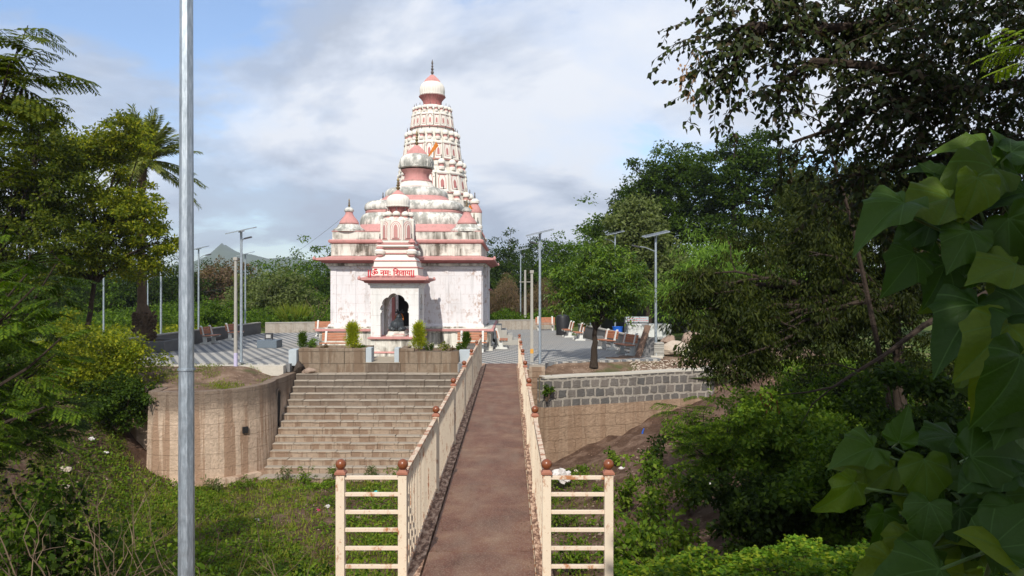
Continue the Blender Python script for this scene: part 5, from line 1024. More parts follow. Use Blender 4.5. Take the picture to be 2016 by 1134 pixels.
# bottom-left tangle
for i, (px, Y, h, sp, n, leaf, lab) in enumerate([(250, 11, 1.3, .7, 700, LF_COVER, 'leafy weed left of the near steel pole base'), (120, 10, 1.5, .8, 800, LF_DARK, 'dark weed clump at the bottom left'), (30, 9.5, 1.2, .7, 700, LF_MID, 'green weed at the bottom left corner'), (440, 11.5, 1.1, .7, 700, LF_COVER, 'weed clump just right of the near steel pole'), (560, 12.5, 1.0, .7, 600, LF_MID, 'low weed between the steel pole and the left railing ladder'),
     (330, 12.5, 1.4, .8, 800, LF_COVER, 'tall weed behind the steel pole'), (620, 11, .9, .5, 420, LF_COVER, 'weed seen at the foot of the left railing ladder'), (720, 12.5, 1.2, .6, 500, LF_COVER, 'broad leaved weed seen through the left railing ladder'), (200, 14, 1.4, .8, 900, LF_MID, 'weed thicket on the left bank slope'), (60, 13.5, 1.6, .9, 900, LF_DARK, 'dark thicket on the left bank slope')]):
    weed('weed', lab, px, 0, Y, h * 1.45, sp * 1.1, int(n * 1.5), .11, .062, leaf, 300 + i, 'weeds in the left foreground')
for i, (px, Y, lab) in enumerate([(40, 8.5, 'dry branching twigs in the bottom left corner'), (180, 9.5, 'dry bent twigs among the weeds at bottom left'), (300, 10.0, 'dry twigs left of the near steel pole'), (470, 10.5, 'crossing dry twigs right of the near steel pole')]):
    x = (px - 1008) * Y / 1520; zg = float(bedz(x, Y)); m = MB(); rr = random.Random(50 + i)
    for k in range(9):
        b = (rr.gauss(0, .35), rr.gauss(0, .25), -.1); q = Vector((rr.gauss(0, .9), rr.gauss(0, .3), rr.uniform(.8, 2.3))); pts = curve(b, q, rr.uniform(-.1, .25), 7, .06, rr); m.tube(pts, [.009 - .001 * j for j in range(8)], 4)
        for j in (3, 5): m.tube(curve(pts[j], pts[j] + Vector((rr.gauss(0, .25), rr.gauss(0, .1), rr.uniform(.1, .4))), .02, 3, .03, rr), [.006, .005, .004, .002], 3)
    o = m.build('dry_twigs', TWIG, None); o.location = (x, Y, zg); tag(o, lab, 'twigs', 'dry twigs in the left foreground')

# ------------------------------------------------------------------ ground cover on the riverbed
def cover(name, label, n, xr, yr, dens, ln, wd, leaf, seed, up=.5, hmax=.18, zf=bedz, kind='stuff', cat='ground cover'):
    r = np.random.default_rng(seed); x = r.uniform(*xr, n); y = r.uniform(*yr, n); k = r.random(n) < dens(x, y); x, y = x[k], y[k]; z = zf(x, y); hh = hmax * (.4 + .6 * np.clip(.5 + nz(x, y, 2.3, seed), 0, 1))
    P = np.stack([x, y, z + r.random(len(x)) * hh], 1); D = r.normal(size=P.shape); D[:, 2] = np.abs(D[:, 2]) * up; N = r.normal(size=P.shape) * .45; N[:, 2] += 1; v, f = leafquads(P, D, N, ln * r.uniform(.5, 1.35, len(P)), wd * r.uniform(.8, 1.2, len(P))); return tag(meshobj(name, v, f, leaf), label, cat, kind=kind)
ls = lambda x, y: np.clip(.50 + 1.1 * nz(x, y, .55, 1) + .6 * nz(x, y, 1.9, 4), .05, 1) * np.where(x < 1.2 + .3 * (y - 20), 1, np.clip(.55 - (x - 1.2) * .08 + nz(x, y, .9), 0, 1) * .25)
bast_mask = lambda x, y: ~(((x > -12.6) & (x < 9) & (y > 25.0)) | (((x - bc[0]) ** 2 + (y - bc[1]) ** 2) < 2.55 ** 2) | ((x > -8.1) & (x < -1.9) & (y > 24.2)))
cover('ground_cover', 'low green creeping plants spread over the riverbed', 190000, (-22, 2.4), (11.5, 27.5), lambda x, y: ls(x, y) * bast_mask(x, y), .085, .06, LF_COVER, 21, .5, .16)
cover('grass', 'short grass over the riverbed', 110000, (-20, 3), (12, 26), lambda x, y: np.clip(ls(x + 3, y + 5) + .15, 0, 1) * bast_mask(x, y), .16, .02, LF_GRASS, 22, 2.5, .05, cat='grass')
cover('bank_plants', 'creeping plants on the right slope below the wall', 42000, (4.5, 17), (13, 28.5), lambda x, y: np.clip((x - 4.6) * .4 + nz(x, y, .8), 0, 1) * bast_mask(x, y), .14, .10, LF_COVER, 23, .4, .35)
cover('clover_patch', 'bright clover like plants on the near bank right of the bridge', 26000, (1.0, 5.2), (6.6, 9.6), lambda x, y: np.clip(1.2 - .0 * x, 0, 1), .052, .045, LF_LIME, 24, .3, .12, zf=lambda x, y: bedz(x, y) + .22 * np.abs(nz(x, y, 1.6)) + .10 * nz(x, y, 4.3, 2) + .12)
cover('terrace_grass', 'patchy grass on the left terrace', 16000, (-16.5, -8.3), (24.3, 28.5), lambda x, y: np.clip(nz(x, y, 1.3) * 2, 0, 1) * np.where((x - bc[0]) ** 2 + (y - bc[1]) ** 2 < 2.2 ** 2, 1, (y > 26.4)), .09, .018, LF_GRASS, 25, 2.5, .04, zf=lambda x, y: np.array([zsoil(a, b) for a, b in zip(x, y)]), cat='grass')
cover('field_plants', 'green and yellow low crops in the field beyond the left parapet', 34000, (-48, -17), (36, 74), lambda x, y: np.clip(.5 + nz(x, y, .3), .05, 1), .25, .14, LF_YEL, 26, .6, .3, zf=lambda x, y: x * 0 + .0)
r = np.random.default_rng(8); n = 5200; x_ = r.uniform(-14, 12, n); y_ = r.uniform(11.5, 28, n); kk = bast_mask(x_, y_) & (r.random(n) < np.where(x_ > .5, 1, .3)); x_, y_ = x_[kk], y_[kk]; z_b = bedz(x_, y_); V = []; F = []
for a_, b_, c_ in zip(x_, y_, z_b):
    q = float(r.uniform(.012, .05) * (2.2 if r.random() < .04 else 1)); b0 = len(V)
    for dx, dy, dz in ((1, 0, 0), (0, 1, 0), (-1, 0, 0), (0, -1, 0), (.2, .1, .8), (0, 0, -.6)): V.append((a_ + dx * q * r.uniform(.6, 1.4), b_ + dy * q * r.uniform(.6, 1.2), c_ + dz * q))
    F += [(b0, b0 + 1, b0 + 4), (b0 + 1, b0 + 2, b0 + 4), (b0 + 2, b0 + 3, b0 + 4), (b0 + 3, b0, b0 + 4)]
tag(meshobj('rubble', V, F, plain('rubble_stone', (.24, .18, .135), .95, 0, .6, 1.3)), 'small stones and crumbs of earth strewn on the dirt slopes', 'rubble', kind='stuff')
for (x, y, z, s, a, lab) in [(1.35, 24.3, 0, (.3, .2, .22), 1, 'crumpled white plastic bag on the riverbed right of the bridge')]:
    x, y, z = W(1106, 938, 23.2); tag(icorock('plastic_bag', (x, y, z), (.28, .2, .22), CLOTHW, 3, rough=1.6), lab, 'plastic bag')
x, y, z = W(1265, 856, 26.9); m = MB(); m.beam((x - .03, y, z - .15), (x, y - .02, z + .12), .05, .02); m.beam((x, y - .02, z + .12), (x + .05, y, z + .22), .04, .02); tag(m.build('plastic_scrap', BLUE), 'blue strip of plastic on the earth mound', 'litter')
for i, (px, py, mt_, s, lab) in enumerate([(1386, 966, GRN, .16, 'green wrapper in the litter on the right slope'), (1402, 958, CLOTHW, .12, 'white wrapper beside the green one'), (1372, 940, plain('yellow_plastic', (.6, .5, .1), .5), .10, 'yellow scrap above the green wrapper'), (1224, 925, CLOTHW, .10, 'small white scrap left of the weeds on the dirt slope'), (645, 1000, CLOTHW, .09, 'white scrap just left of the left railing ladder'), (505, 1026, CLOTHW, .08, 'white scrap in the grass below the steps'), (740, 972, plain('teal_plastic', (.1, .5, .5), .5), .09, 'teal scrap seen through the left railing ladder'),
      (180, 870, CLOTHW, .12, 'white scrap on the left green slope'), (207, 895, CLOTHW, .1, 'white stone-like scrap left of the steel pole'), (627, 1008, plain('red_plastic', (.45, .04, .12), .5), .07, 'tiny red scrap in the grass near the left ladder')]):
    Yg = 12.0
    for _ in range(400):
        Yg += .05
        x = (px - 1008) * Yg / 1520
        if CAMZ + (567 - py) * Yg / 1520 <= float(bedz(x, Yg)): break
    tag(icorock('litter_scrap', (x, Yg, float(bedz(x, Yg)) + s * .5), (s, s * .7, s * .5), mt_, 60 + i, None, 2, 1.4), lab, 'litter', 'litter scraps on the riverbed')
for i, (px, py, s, lab) in enumerate([(128, 928, .2, 'pinkish stone on the left green slope'), (345, 940, .22, 'pale stone at the foot of the bastion by the steel pole'), (205, 832, .3, 'flat grey rock on the upper left slope'), (130, 960, .14, 'small stone below the pinkish stone'), (1135, 930, .12, 'small tan stone right of the plastic bag'), (1358, 925, .16, 'tan stone in the middle of the right dirt slope'), (310, 910, .12, 'grey stone left of the steel pole')]):
    Yg = 10.0
    for _ in range(400):
        Yg += .05; x = (px - 1008) * Yg / 1520
        if CAMZ + (567 - py) * Yg / 1520 <= float(bedz(x, Yg)): break
    tag(icorock('stone', (x, Yg, float(bedz(x, Yg)) + s * .2), (s, s * .7, s * .5), STONEP, 90 + i, None, 2), lab, 'stone', 'loose stones on the riverbed')
bush('wall_plant', 'small dark plant rooted in the right stone wall beside the bridge', 'plant', (1.22, 27.0, -1.0), (.2, .15, .22), 260, .11, .06, LF_MID, 801, None, parts=14)
for i_, (px_, Y_, n_) in enumerate([(655, 24.2, 220), (730, 24.3, 260), (600, 24.1, 200), (560, 24.2, 160), (480, 23.3, 220), (420, 23.1, 240), (780, 24.1, 180)]):
    xw = (px_ - 1008) * Y_ / 1520; zb_ = float(bedz(xw, Y_)); bush('tall_weed', '%s weeds growing by the %s' % (('tall thin', 'bushy', 'low', 'sparse', 'dark', 'round', 'leafy')[i_], ('river steps below the left ladder', 'river steps behind the left ladder', 'lowest step, middle', 'lowest step near the bastion', 'bastion footing, right', 'bastion footing near the steel pole', 'lowest step under the footbridge')[i_]), 'weed', (xw, Y_, zb_), (.28, .2, .25), n_, .12, .03, LF_GREY if i_ % 2 else LF_COVER, 820 + i_, 'weeds along the foot of the masonry', parts=14)
n = 900; r = np.random.default_rng(12); x_ = r.uniform(-.86, .2, n); side_ = r.random(n) < .6; x_ = np.where(side_, np.where(r.random(n) < .5, -.86 + .12 * r.random(n) ** 2, .21 - .12 * r.random(n) ** 2), x_); y_ = 6.2 + 21 * r.random(n); D = r.normal(size=(n, 3)); D[:, 2] = .05; v, f = leafquads(np.stack([x_ + BR(y_), y_, np.full(n, .014)], 1), D, np.array([0, 0, 1.]) + .1 * r.normal(size=(n, 3)), r.uniform(.008, .028, n), .012); tag(meshobj('leaf_litter', v, f, leafm('dry_leaf_litter', [(.10, .06, .03), (.22, .15, .08), (.06, .04, .025)])), 'crumbs of dry leaves and grit on the bridge deck', 'litter', kind='stuff')
# cloth hanging at the left wall corner
x, y, z = W(287, 812, 25.4); m = MB(); q = [(x + .08, y, z + .42), (x + .0, y - .04, z + .2), (x + .03, y - .06, z - .05), (x - .04, y - .05, z - .3), (x - .06, y - .04, z - .5)]
for i in range(4):
    for j in range(3):
        a, b = Vector(q[i]), Vector(q[i + 1]); w1 = .16 - .02 * i; d1 = Vector((w1 * (j / 3 - .5), .04 * math.sin(j * 2.1 + i), 0)); d2 = Vector((w1 * ((j + 1) / 3 - .5), .04 * math.sin((j + 1) * 2.1 + i), 0)); m.loft([[tuple(a + d1), tuple(a + d2), tuple(b + d2), tuple(b + d1)], [tuple(a + d1 + Vector((0, .01, 0))), tuple(a + d2 + Vector((0, .01, 0))), tuple(b + d2 + Vector((0, .01, 0))), tuple(b + d1 + Vector((0, .01, 0)))]])
tag(m.build('hanging_cloth', CLOTHW), 'torn white cloth hanging down the left corner of the bastion wall', 'cloth')

# ------------------------------------------------------------------ right side vegetation
# feathery sapling on the dirt slope
frondplant('feathery_sapling', 'bright feathery leaved sapling in front of the right stone wall', 'sapling', (W(1455, 0, 15.5)[0], 15.5, float(bedz(W(1455, 0, 15.5)[0], 15.5))), [W(1385, 810, 15.3), W(1345, 850, 15.3), W(1400, 880, 15.3), W(1430, 790, 15.5), W(1350, 800, 15.4), W(1440, 840, 15.2), W(1380, 930, 15), W(1470, 860, 15)], 9, .55, 10, .075, .022, LF_FEATH, 71, .03, TWIG if False else BARKD, rad=.3)
for i, (px, Y, h, sp, n, leaf, ln, lab) in enumerate([(1285, 17, 1.9, .7, 1000, LF_COVER, .12, 'upright leafy weed on the dirt right of the right ladder'), (1250, 14.5, 1.2, .7, 800, LF_COVER, .13, 'broad leaved weed at the right ladder'), (1320, 14, 1.6, .9, 1100, LF_COVER, .13, 'spreading broad leaved weed in front of the dirt slope'), (1290, 20.5, 1.4, .5, 500, LF_DARK, .12, 'small dark shrub mid dirt slope'), (1130, 16.5, .8, .7, 700, LF_COVER, .09, 'low weed seen through the right ladder'), (1150, 13.5, .9, .6, 600, LF_MID, .09, 'lower weed seen through the right ladder'), (1115, 19.5, .5, .6, 500, LF_COVER, .08, 'weed tuft behind the white bag'),
      (1390, 12, 1.1, .8, 800, LF_MID, .10, 'weed left of the big leaved plant on the slope'),
      (1230, 19, 1.0, .6, 600, LF_COVER, .11, 'weed just right of the right ladder top'), (1350, 18, 1.2, .8, 800, LF_COVER, .11, 'leafy weed below the earth mound'), (1420, 20, 1.3, 1.0, 1000, LF_COVER, .11, 'wide weed patch on the dirt slope under the sapling'), (1240, 11.5, .9, .6, 600, LF_COVER, .11, 'leafy weed behind the clover patch'), (1340, 11, .8, .7, 700, LF_MID, .10, 'dark weed behind the clover patch'), (1480, 22, 1.2, 1.2, 1100, LF_COVER, .12, 'green tangle under the wall end'), (1210, 24, .5, .5, 300, LF_COVER, .10, 'small green tuft near the foot of the brown wall'), (1440, 11, 1.0, .8, 800, LF_DARK, .10, 'dark low weed in front of the shrub thicket'),
      (1310, 24.5, .9, .45, 300, LF_COVER, .11, 'thin young weed high on the earth mound'), (1370, 23, 1.0, .6, 420, LF_MID, .11, 'leafy sprout on the mound below the blocks'), (1180, 21, .5, .45, 300, LF_COVER, .09, 'low sprout at the lower edge of the mound'), (1270, 15.5, 1.5, .6, 800, LF_COVER, .12, 'tall leafy stem group beside the right ladder')]):
    weed('weed', lab, px, 0, Y, h, sp, n, ln, ln * .6, leaf, 400 + i, 'weeds on the right slope')
for i, (px, py, Y, rx, rz, leaf, n, lab) in enumerate([(1560, 880, 15, 130, 90, LF_COVER, 15000, 'large dark green shrub on the right slope'), (1680, 960, 12.5, 150, 110, LF_MID, 15000, 'dark shrub thicket in front of the large shrub'), (1500, 1010, 13, 110, 70, LF_DARK, 9000, 'low dark shrub right of the broad leaved weeds'), (1660, 840, 18, 150, 90, LF_MID, 13000, 'shrub behind the large dark shrub'), (1560, 800, 22.5, 120, 60, LF_COVER, 9000, 'bright shrub on the upper right slope'), (1850, 900, 10.5, 170, 160, LF_DARK, 14000, 'dark shrub behind the big heart shaped leaves'), (1760, 760, 20, 170, 80, LF_OLIVE, 12000, 'olive shrub under the right trees')]):
    k = Y / 1520; c = ((px - 1008) * k, Y, CAMZ + (567 - py) * k - rz * k); bush('thicket_shrub', lab, 'shrub', c, (rx * k, rx * k * .7, rz * k), int(n * 1.2), .10, .062, leaf, 500 + i, 'shrubs on the right slope', parts=110, crad=.20, nst=14, inner=.2)
# drooping dark olive tree at mid right
tree('drooping_tree', 'dark olive tree with drooping narrow leaves at right centre', 'tree', (W(1780, 0, 17)[0], 17, -.5), [ell(1450, 620, 130, 90, 16.5), ell(1560, 540, 140, 130, 17), ell(1650, 430, 130, 100, 17.5), ell(1420, 690, 90, 60, 16), ell(1560, 660, 130, 80, 16.5), ell(1700, 600, 150, 130, 17), ell(1390, 560, 70, 60, 16.5), ell(1480, 720, 70, 45, 16), ell(1800, 480, 150, 160, 17.5), ell(1330, 600, 35, 35, 16.5)], 780, 85, .12, .034, LF_OLIVE, BARKD, .13, W(1760, 600, 17), None, 601, .30, droop=1.1, nlimb=30, twigs=140, inner=.15, jag=.35)
m = MB(); m.tube([W(1740, 700, 13), W(1690, 730, 13), W(1640, 762, 12.9), W(1590, 772, 12.9), W(1530, 778, 12.9)], [.035, .028, .02, .013, .006], 5); m.tube([W(1640, 762, 12.9), W(1600, 795, 12.9), W(1575, 840, 12.9)], [.014, .01, .004], 4); m.tube([W(1690, 730, 13), W(1640, 715, 13), W(1600, 722, 13)], [.014, .01, .004], 4); m.tube([W(1740, 700, 13), W(1820, 640, 13), W(1980, 560, 13), W(2150, 560, 13), (11.2, 13.3, 2.2), (12.2, 13.6, .8), (12.5, 13.7, -1.2)], [.035, .05, .07, .09, .11, .14, .18], 7)
dk = thing('dead_branch', 'bare dark branch with dry red brown pods reaching left at lower right', 'branch', W(2150, 560, 13)); m.build('limb', BARKD, dk); v, f = clumpleaves([W(1515, 790, 12.9), W(1530, 795, 12.9), W(1508, 780, 12.9)], .09, 10, .09, .02, 2.0, 1.5, 9); meshobj('pods', v, f, leafm('dry_pods', [(.12, .03, .02), (.18, .05, .03)]), dk)
m = MB(); m.tube([W(1720, 640, 13), W(1680, 450, 13), W(1655, 360, 13), W(1632, 290, 13), W(1600, 200, 13), W(1590, 150, 13)], [.045, .03, .024, .018, .010, .004], 5)
for a_ in ([(1655, 360), (1600, 330), (1560, 300)], [(1632, 290), (1680, 230), (1690, 190)], [(1640, 310), (1580, 230), (1520, 180)], [(1665, 400), (1700, 320), (1705, 260)], [(1670, 420), (1600, 380), (1570, 330)], [(1615, 240), (1560, 210), (1500, 215)]): m.tube([W(u_, v_, 13) for u_, v_ in a_], [.010, .006, .002], 4)
m.tube([W(1720, 640, 13), W(1745, 760, 13.5), W(1760, 860, 14)], [.045, .055, .06], 6)
o = m.build('bare_sapling', BARKD, None, True); tag(o, 'thin bare leaning stem crossing the sky gap at upper right', 'sapling')
# overhanging tree top right: clumps along hand-placed twigs
ov = thing('overhanging_tree', 'dark tree overhanging the whole top right with small leaves', 'tree', (9.2, 7.5, .0)); rr = random.Random(77); m = MB()
trunk_top = Vector(W(2250, 60, 8.5)); m.tube([(9.2, 7.5, -.3), (9.0, 7.8, 2), tuple(trunk_top)], [.3, .26, .2], 10)
main = [[W(2250, 60, 8.5), W(2050, 0, 8.3), W(1850, -40, 8), W(1780, 11, 8), W(1724, 48, 8), W(1650, 57, 8), W(1598, 41, 8), W(1554, 0, 8), W(1500, -40, 8)], [W(1724, 48, 8), W(1600, 60, 7.8), W(1480, 50, 7.6), W(1450, 60, 7.6), W(1430, 90, 7.5)],
        [W(2250, 60, 8.5), W(2100, 150, 8), W(1900, 180, 7.8), W(1750, 200, 7.7), W(1650, 250, 7.7), W(1560, 280, 7.7)], [W(2250, 60, 8.5), W(2100, 260, 8.2), W(1900, 300, 8), W(1760, 330, 8), W(1660, 350, 8)], [W(1900, 180, 7.8), W(1720, 130, 7.6), W(1600, 120, 7.6), W(1540, 160, 7.5), W(1530, 200, 7.5)], [W(1850, -40, 8), W(1600, -30, 7.5), W(1480, -20, 7.5), W(1410, 0, 7.4)], [W(1500, 50, 7.6), W(1450, 110, 7.5), W(1440, 140, 7.5)], [W(2250, 60, 8.5), W(2080, 350, 8.4), W(1950, 400, 8.4), W(1850, 400, 8.4)]]
LPs = []; LDs = []
def spray(p, L):
    d = Vector((rr.gauss(-.35, .55), rr.gauss(0, .5), rr.gauss(-.15, .35))).normalized(); q = []; cur = p.copy(); n = max(4, int(L / .055))
    for i in range(n):
        q.append(cur.copy()); d = (d + Vector((rr.gauss(0, .12), rr.gauss(0, .12), rr.gauss(-.075, .08)))).normalized(); cur = cur + d * L / n
        for s_ in (1, -1):
            if rr.random() < .80:
                sd = d.cross(Vector((rr.gauss(0, .5), rr.gauss(0, .5), 1))).normalized() * s_; LPs.append(tuple(cur + sd * .006)); LDs.append(tuple(sd * .9 + d * .5 + Vector((0, 0, -.55 + rr.gauss(0, .25)))))
        if rr.random() < .25:
            e = (d + Vector((rr.gauss(0, .7), rr.gauss(0, .7), rr.gauss(-.2, .4)))).normalized(); c2 = cur.copy()
            for k in range(4):
                c2 = c2 + e * .045; sd = e.cross(Vector((rr.gauss(0, .5), 0, 1))).normalized() * (1 if k % 2 else -1); LPs.append(tuple(c2)); LDs.append(tuple(sd * .8 + e * .5 + Vector((0, 0, -.5))))
            m.tube([cur, c2], [.003, .0015], 3)
    q.append(cur.copy()); m.tube(q[::2] + [q[-1]], [.006 - .0045 * i / max(1, len(q[::2])) for i in range(len(q[::2]) + 1)], 3)
for li, b in enumerate(main):
    b = [Vector(p) for p in b]; m.tube(b, [max(.01, .05 * (1 - i / len(b)) + .006) for i in range(len(b))], 6)
    for i in range(len(b) - 1):
        for k in range(8 if b[i].x * 1520 / b[i].y + 1008 < 1760 else 16):
            spray(b[i].lerp(b[i + 1], rr.random()), rr.uniform(.3, .95))
for _ in range(440):
    px = 2130 - 440 * rr.random() ** 1.25; py = rr.uniform(-60, 430); lim = 400 - max(0, (1900 - px)) * .7
    if py > lim + 30 * math.sin(px * .045): continue
    spray(Vector(W(px, py, rr.uniform(7.2, 9.2))), rr.uniform(.3, .8))
for _ in range(26): spray(Vector(W(rr.uniform(1400, 1700), rr.uniform(-60, 30), rr.uniform(7.2, 8.6))), rr.uniform(.3, .7))
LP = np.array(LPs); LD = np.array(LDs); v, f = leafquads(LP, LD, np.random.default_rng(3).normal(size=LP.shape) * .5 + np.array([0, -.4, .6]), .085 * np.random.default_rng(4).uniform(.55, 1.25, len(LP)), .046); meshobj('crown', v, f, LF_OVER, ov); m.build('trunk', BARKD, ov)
pods = [W(px, py, 7.4) for px, py in ((1342, 125), (1346, 150), (1340, 172), (1358, 180), (1352, 130), (1362, 155), (1372, 105), (1358, 195))]; v, f = clumpleaves(pods, .045, 9, .045, .022, 1.2, 1.6, 5); meshobj('seed_pods', v, f, LF_POD, ov)
m = MB(); m.tube([W(1400, 100, 7.5), W(1362, 108, 7.4), W(1345, 140, 7.4), W(1341, 180, 7.4)], .004, 3); m.tube([W(1375, 100, 7.5), W(1368, 140, 7.4), W(1356, 195, 7.4)], .004, 3); m.build('pod_twigs', BARK, ov)
frondplant('feathery_sprig', 'bright yellow green feathery sprig at the right edge of the picture', 'sprig', W(2120, 60, 4.2), [W(2010, 130, 4.2), W(2030, 110, 4.3)], 4, .22, 10, .03, .009, leafm('leaf_lime_sprig', [(.12, .22, .02), (.22, .30, .03)]), 91, .01, rad=.05)
m = MB(); m.tube(curve(W(2120, 60, 4.2), (5.4, 6.2, 5.6), .15, 6, .05, random.Random(4)) + [Vector((7.6, 8.0, 5.9))], .018, 5); tag(m.build('bare_bough', BARKD), 'thin bough carrying the bright sprig beyond the right edge', 'bough')
# big heart-shaped leaves in the foreground
def bigleafmat():
    t = NT('big_leaf', .55, .25); uv = t.n('ShaderNodeSeparateXYZ'); t.L(t.tc.outputs['UV'], uv.inputs[0]); u, v = uv.outputs[0], uv.outputs[1]
    ang = t.math('ARCTAN2', u, v); rad = t.math('SQRT', t.math('ADD', t.math('MULTIPLY', u, u), t.math('MULTIPLY', v, v)))
    vein = None
    for a0 in (0, .62, -.62, 1.25, -1.25):
        d = t.math('MULTIPLY', t.math('ABSOLUTE', t.math('SUBTRACT', ang, a0)), rad); l = t.math('LESS_THAN', d, .010); vein = l if vein is None else t.math('MAXIMUM', vein, l)
    fe = t.math('FRACT', t.math('MULTIPLY', t.math('SUBTRACT', v, t.math('MULTIPLY', t.math('ABSOLUTE', u), .7)), 6.5)); f2 = t.math('LESS_THAN', fe, .05); 
    oi = t.n('ShaderNodeObjectInfo'); c = t.ramp(oi.outputs['Random'], [(0, (.024, .062, .004)), (.5, (.042, .092, .005)), (.8, (.12, .17, .006)), (1, (.03, .07, .006))]); c = t.mix(t.noise(9, 5), t.mix(1.0, c, (.75, .75, .75), 'MULTIPLY'), c)
    c = t.mix(t.math('MULTIPLY', f2, .2), c, (.04, .10, .02)); c = t.mix(t.math('MULTIPLY', vein, .5), c, (.075, .15, .035)); t.col(c)
    hh = t.math('ADD', t.math('MULTIPLY', vein, -1.0), t.noise(14, 3)); t.bump(hh, .004)
    d = t.n('ShaderNodeBsdfTranslucent'); t.L(t.mix(1.0, c, (1.6, 1.7, .5), 'MULTIPLY'), d.inputs[0]); ms = t.n('ShaderNodeMixShader'); ms.inputs[0].default_value = .3; t.L(t.p.outputs[0], ms.inputs[1]); t.L(d.outputs[0], ms.inputs[2]); t.L(ms.outputs[0], t.t.nodes['Material Output'].inputs[0]); return t.m
BLM = bigleafmat()
def bigleaf_mesh(seed):
    r = random.Random(seed); out = [(0, -.02), (.10, -.13), (.24, -.18), (.38, -.12), (.48, .02), (.51, .18), (.50, .30), (.49, .42), (.39, .53), (.30, .66), (.21, .80), (.10, .94), (0, 1.06)]
    out = [(a * r.uniform(.93, 1.07), b * r.uniform(.97, 1.03)) for a, b in out]; poly = out + [(-a * r.uniform(.93, 1.07), b) for a, b in out[-2:0:-1]]
    # densify and ring towards the petiole
    dens = []
    for i in range(len(poly)):
        a, b = poly[i], poly[(i + 1) % len(poly)]
        for k in range(3): t = k / 3; dens.append((a[0] + (b[0] - a[0]) * t, a[1] + (b[1] - a[1]) * t))
    K = 7; V = [(0, .02, 0)]; UV = [(0, 0)]; F = []; n = len(dens); cv = r.uniform(.4, 1.1); fo = r.uniform(.15, .6); wv = r.uniform(.035, .08); ph = r.uniform(0, 6)
    for k in range(1, K + 1):
        s = k / K
        for (a, b) in dens:
            x, y = a * s, .02 + (b - .02) * s; z = fo * abs(x) * (1 - .6 * abs(x)) - cv * max(0, y) ** 2 * .6 - .35 * x * x + wv * s * s * math.sin(math.atan2(x, y) * 7 + ph); V.append((x, y, z)); UV.append((x, y))
    for j in range(n): F.append((0, 1 + j, 1 + (j + 1) % n))
    for k in range(K - 1):
        for j in range(n): a = 1 + k * n; F.append((a + j, a + n + j, a + n + (j + 1) % n, a + (j + 1) % n))
    o = meshobj('leaf', V, F, BLM, None, True, uv=UV); return o
def bigplant(label, base, leaves, seed):
    t = thing('big_leaf_plant', label, 'plant', base, 0, 'large leaved plants in the right foreground'); r = random.Random(seed); m = MB(); hub = Vector(base)
    cols = [bigleaf_mesh(seed + k) for k in range(4)]; used = [False] * 4
    leaves = leaves + [(r.uniform(2040, 2330), r.uniform(leaves[0][1], leaves[0][1] + 420), r.uniform(2.9, 3.6), r.uniform(.2, .3), r.choice([-40, -70, 10, 300, 240, 60]), 30) for _ in range(22)]
    for i, (px, py, Y, L, ang, tilt) in enumerate(leaves):
        k = i % 4
        if used[k]: o = cols[k].copy(); COL.objects.link(o)
        else: o = cols[k]; used[k] = True
        p = Vector(W(px, py, Y)); o.parent = t
        # leaf direction (tip) in the view plane at angle ang (0=right, 90=up), leaning to the camera; normal faces camera/up
        tip = Vector((math.cos(R(ang)), -math.sin(R(tilt)) * .8, math.sin(R(ang)))).normalized(); nrm = Vector((r.uniform(-.7, .7), -.75, r.uniform(.3, 1.1))); nrm = (nrm - tip * nrm.dot(tip)).normalized(); sx = tip.cross(nrm).normalized()
        M = Matrix((sx, tip, nrm)).transposed().to_4x4(); o.rotation_euler = M.to_euler(); L *= .86; o.scale = (L, L, L); o.location = p - hub
        q = hub.lerp(p, .15); mid = p.lerp(hub, .35) + Vector((r.uniform(-.1, .1), .1, -.05)); m.tube([tuple(p), tuple(p - tip * .03 * L + Vector((0, .05, -.03))), tuple(mid + Vector((.1, .05, 0))), tuple(hub + Vector((r.uniform(-.15, .15), r.uniform(-.1, .1), r.uniform(-.3, .3))))], [.004, .006, .008, .012], 5)
    m.tube([(hub.x, hub.y, -.2), tuple(hub), (hub.x + .05, hub.y, hub.z + .7)], [.035, .028, .015], 7); m.build('stems', plain('green_stem', (.10, .16, .05), .5), t); return t
rr = random.Random(9)
L1_ = [(1955, 330, 3.2, .30, 200, 30), (1870, 390, 3.1, .30, 190, 30), (1780, 400, 3.0, .27, 200, 25), (1990, 300, 3.3, .26, 10, 20), (1925, 350, 3.0, .2, 250, 30), (1910, 455, 3.0, .22, 230, 30), (1985, 430, 3.1, .28, 300, 30), (1800, 500, 3.1, .22, 225, 45), (1860, 520, 3.15, .2, 240, 45), (2000, 520, 2.9, .26, 190, 30), (1925, 600, 2.9, .30, 215, 30), (1985, 640, 2.8, .28, 215, 30), (2010, 700, 2.7, .30, 240, 30), (1870, 420, 3.2, .22, 80, 20), (2020, 380, 3.2, .25, 180, 30), (1960, 480, 3.2, .24, 150, 30), (1990, 560, 3.2, .25, 260, 30), (1840, 470, 3.25, .2, 160, 40), (2030, 620, 3.0, .3, 170, 30), (1900, 400, 3.3, .25, 130, 30), (1960, 720, 3.0, .24, 250, 30), (2010, 780, 3.0, .26, 230, 35), (1930, 690, 3.3, .2, 220, 30), (1880, 560, 3.3, .2, 215, 40), (1830, 440, 3.2, .2, 200, 30), (2000, 340, 3.4, .24, 120, 20), (1940, 300, 3.4, .22, 160, 20), (1975, 620, 3.3, .26, 190, 30), (1900, 500, 3.35, .24, 250, 30), (2000, 460, 3.3, .26, 240, 30), (1860, 350, 3.35, .18, 150, 30)]
bigplant('big heart leaved plant at the upper right edge', W(2060, 560, 3.2), L1_, 11)
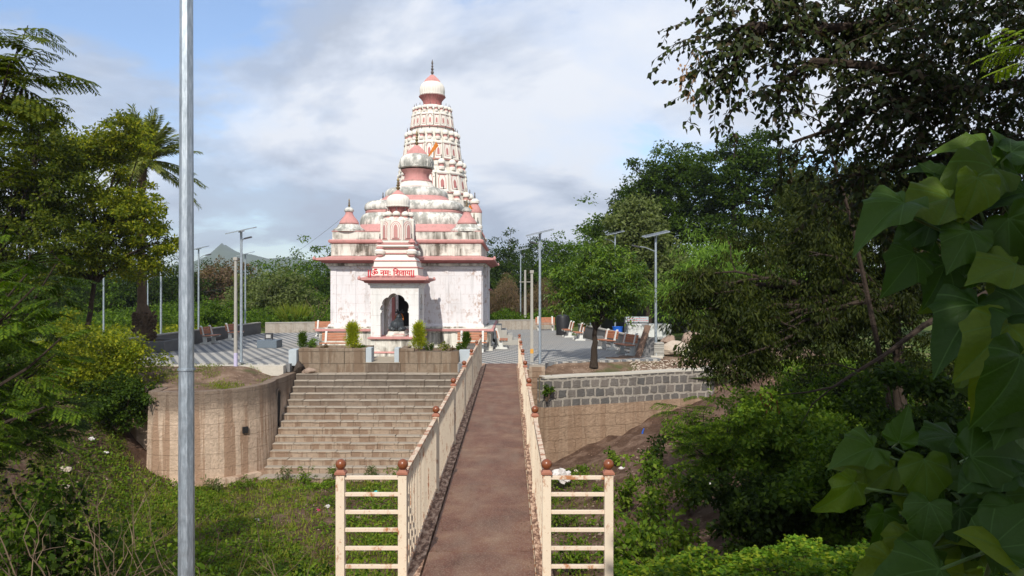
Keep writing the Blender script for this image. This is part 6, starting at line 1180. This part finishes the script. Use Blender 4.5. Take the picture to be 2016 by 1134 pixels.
L2_ = [(1682, 950, 3.1, .20, 225, 25), (1720, 880, 3.2, .22, 185, 30), (1820, 905, 3.1, .24, 270, 25), (1830, 990, 3.0, .2, 245, 30), (1910, 900, 3.0, .28, 10, 25), (1740, 1010, 3.2, .2, 260, 40), (1850, 1120, 2.7, .28, 175, 25), (1950, 1080, 2.8, .26, 60, 25), (1770, 870, 3.2, .15, 90, 30), (1890, 1000, 3.1, .25, 290, 30), (1980, 900, 3.0, .26, 200, 30), (2000, 1000, 2.9, .26, 230, 30), (1800, 1060, 3.1, .22, 200, 40), (1950, 830, 3.1, .22, 120, 30), (1780, 960, 3.3, .2, 300, 40), (2010, 1110, 2.8, .28, 130, 30), (1900, 1130, 2.9, .26, 250, 30), (1870, 940, 3.3, .22, 110, 30), (2020, 780, 3.0, .25, 200, 30), (1960, 960, 3.2, .28, 150, 30), (1700, 930, 3.3, .16, 150, 30), (1760, 920, 3.3, .2, 200, 30), (1880, 860, 3.4, .24, 170, 30), (1940, 880, 3.4, .26, 100, 30), (1830, 1080, 3.0, .24, 215, 30), (1760, 1110, 2.9, .2, 190, 30), (1900, 1060, 3.2, .26, 200, 30), (1990, 1050, 3.1, .28, 160, 30), (1860, 1010, 3.3, .22, 160, 30)]
bigplant('big heart leaved plant at the lower right corner', W(2000, 1020, 3.2), L2_, 31)
# trees over and behind the viewpoint: they shade the right foreground
tree('shade_tree', 'broad tree standing behind the viewpoint on the right bank', 'tree', (6.2, -4.5, .6), [(3.4, -3.3, 7.4, 3.6, 2.0, 1.4), (1.6, -2.9, 7.0, 1.6, 1.5, 1.0), (5.0, 1.4, 8.6, 3.0, 2.4, 1.4), (8.0, 0, 8.2, 3.2, 2.8, 1.6)], 380, 60, .24, .15, LF_MID, BARK, .3, (6.0, -3.6, 4.2), None, 701, .7, nlimb=14, twigs=20, inner=.1)
0 and tree('shade_tree', 'slimmer tree standing behind the viewpoint on the left bank', 'tree', (-9.0, -3.0, .6), [(-9.2, -2.4, 5.4, 2.3, 2.0, 1.6), (-11.5, -2.0, 5.6, 2.2, 2.0, 1.5)], 110, 50, .18, .11, LF_MID, BARK, .22, (-9.1, -2.8, 3.0), None, 702, .6, nlimb=8, twigs=10)

# ------------------------------------------------------------------ air: one closed box of pale haze round everything, sky outside
m = MB(); m.box(-4400, 4400, -70, 4200, -12, 230); hz = m.build('haze', None); hm = bpy.data.materials.new('haze'); hm.use_nodes = True; ht = hm.node_tree; ht.nodes.clear()
pvn = ht.nodes.new('ShaderNodeVolumePrincipled'); pvn.inputs['Density'].default_value = .00022; pvn.inputs['Color'].default_value = (.78, .87, 1.0, 1); pvn.inputs['Anisotropy'].default_value = .2
hmo = ht.nodes.new('ShaderNodeOutputMaterial'); ht.links.new(pvn.outputs[0], hmo.inputs['Volume']); hz.data.materials.append(hm); tag(hz, kind='stuff'); tag(hz, 'thin pale haze filling the air out to the hills', 'haze')
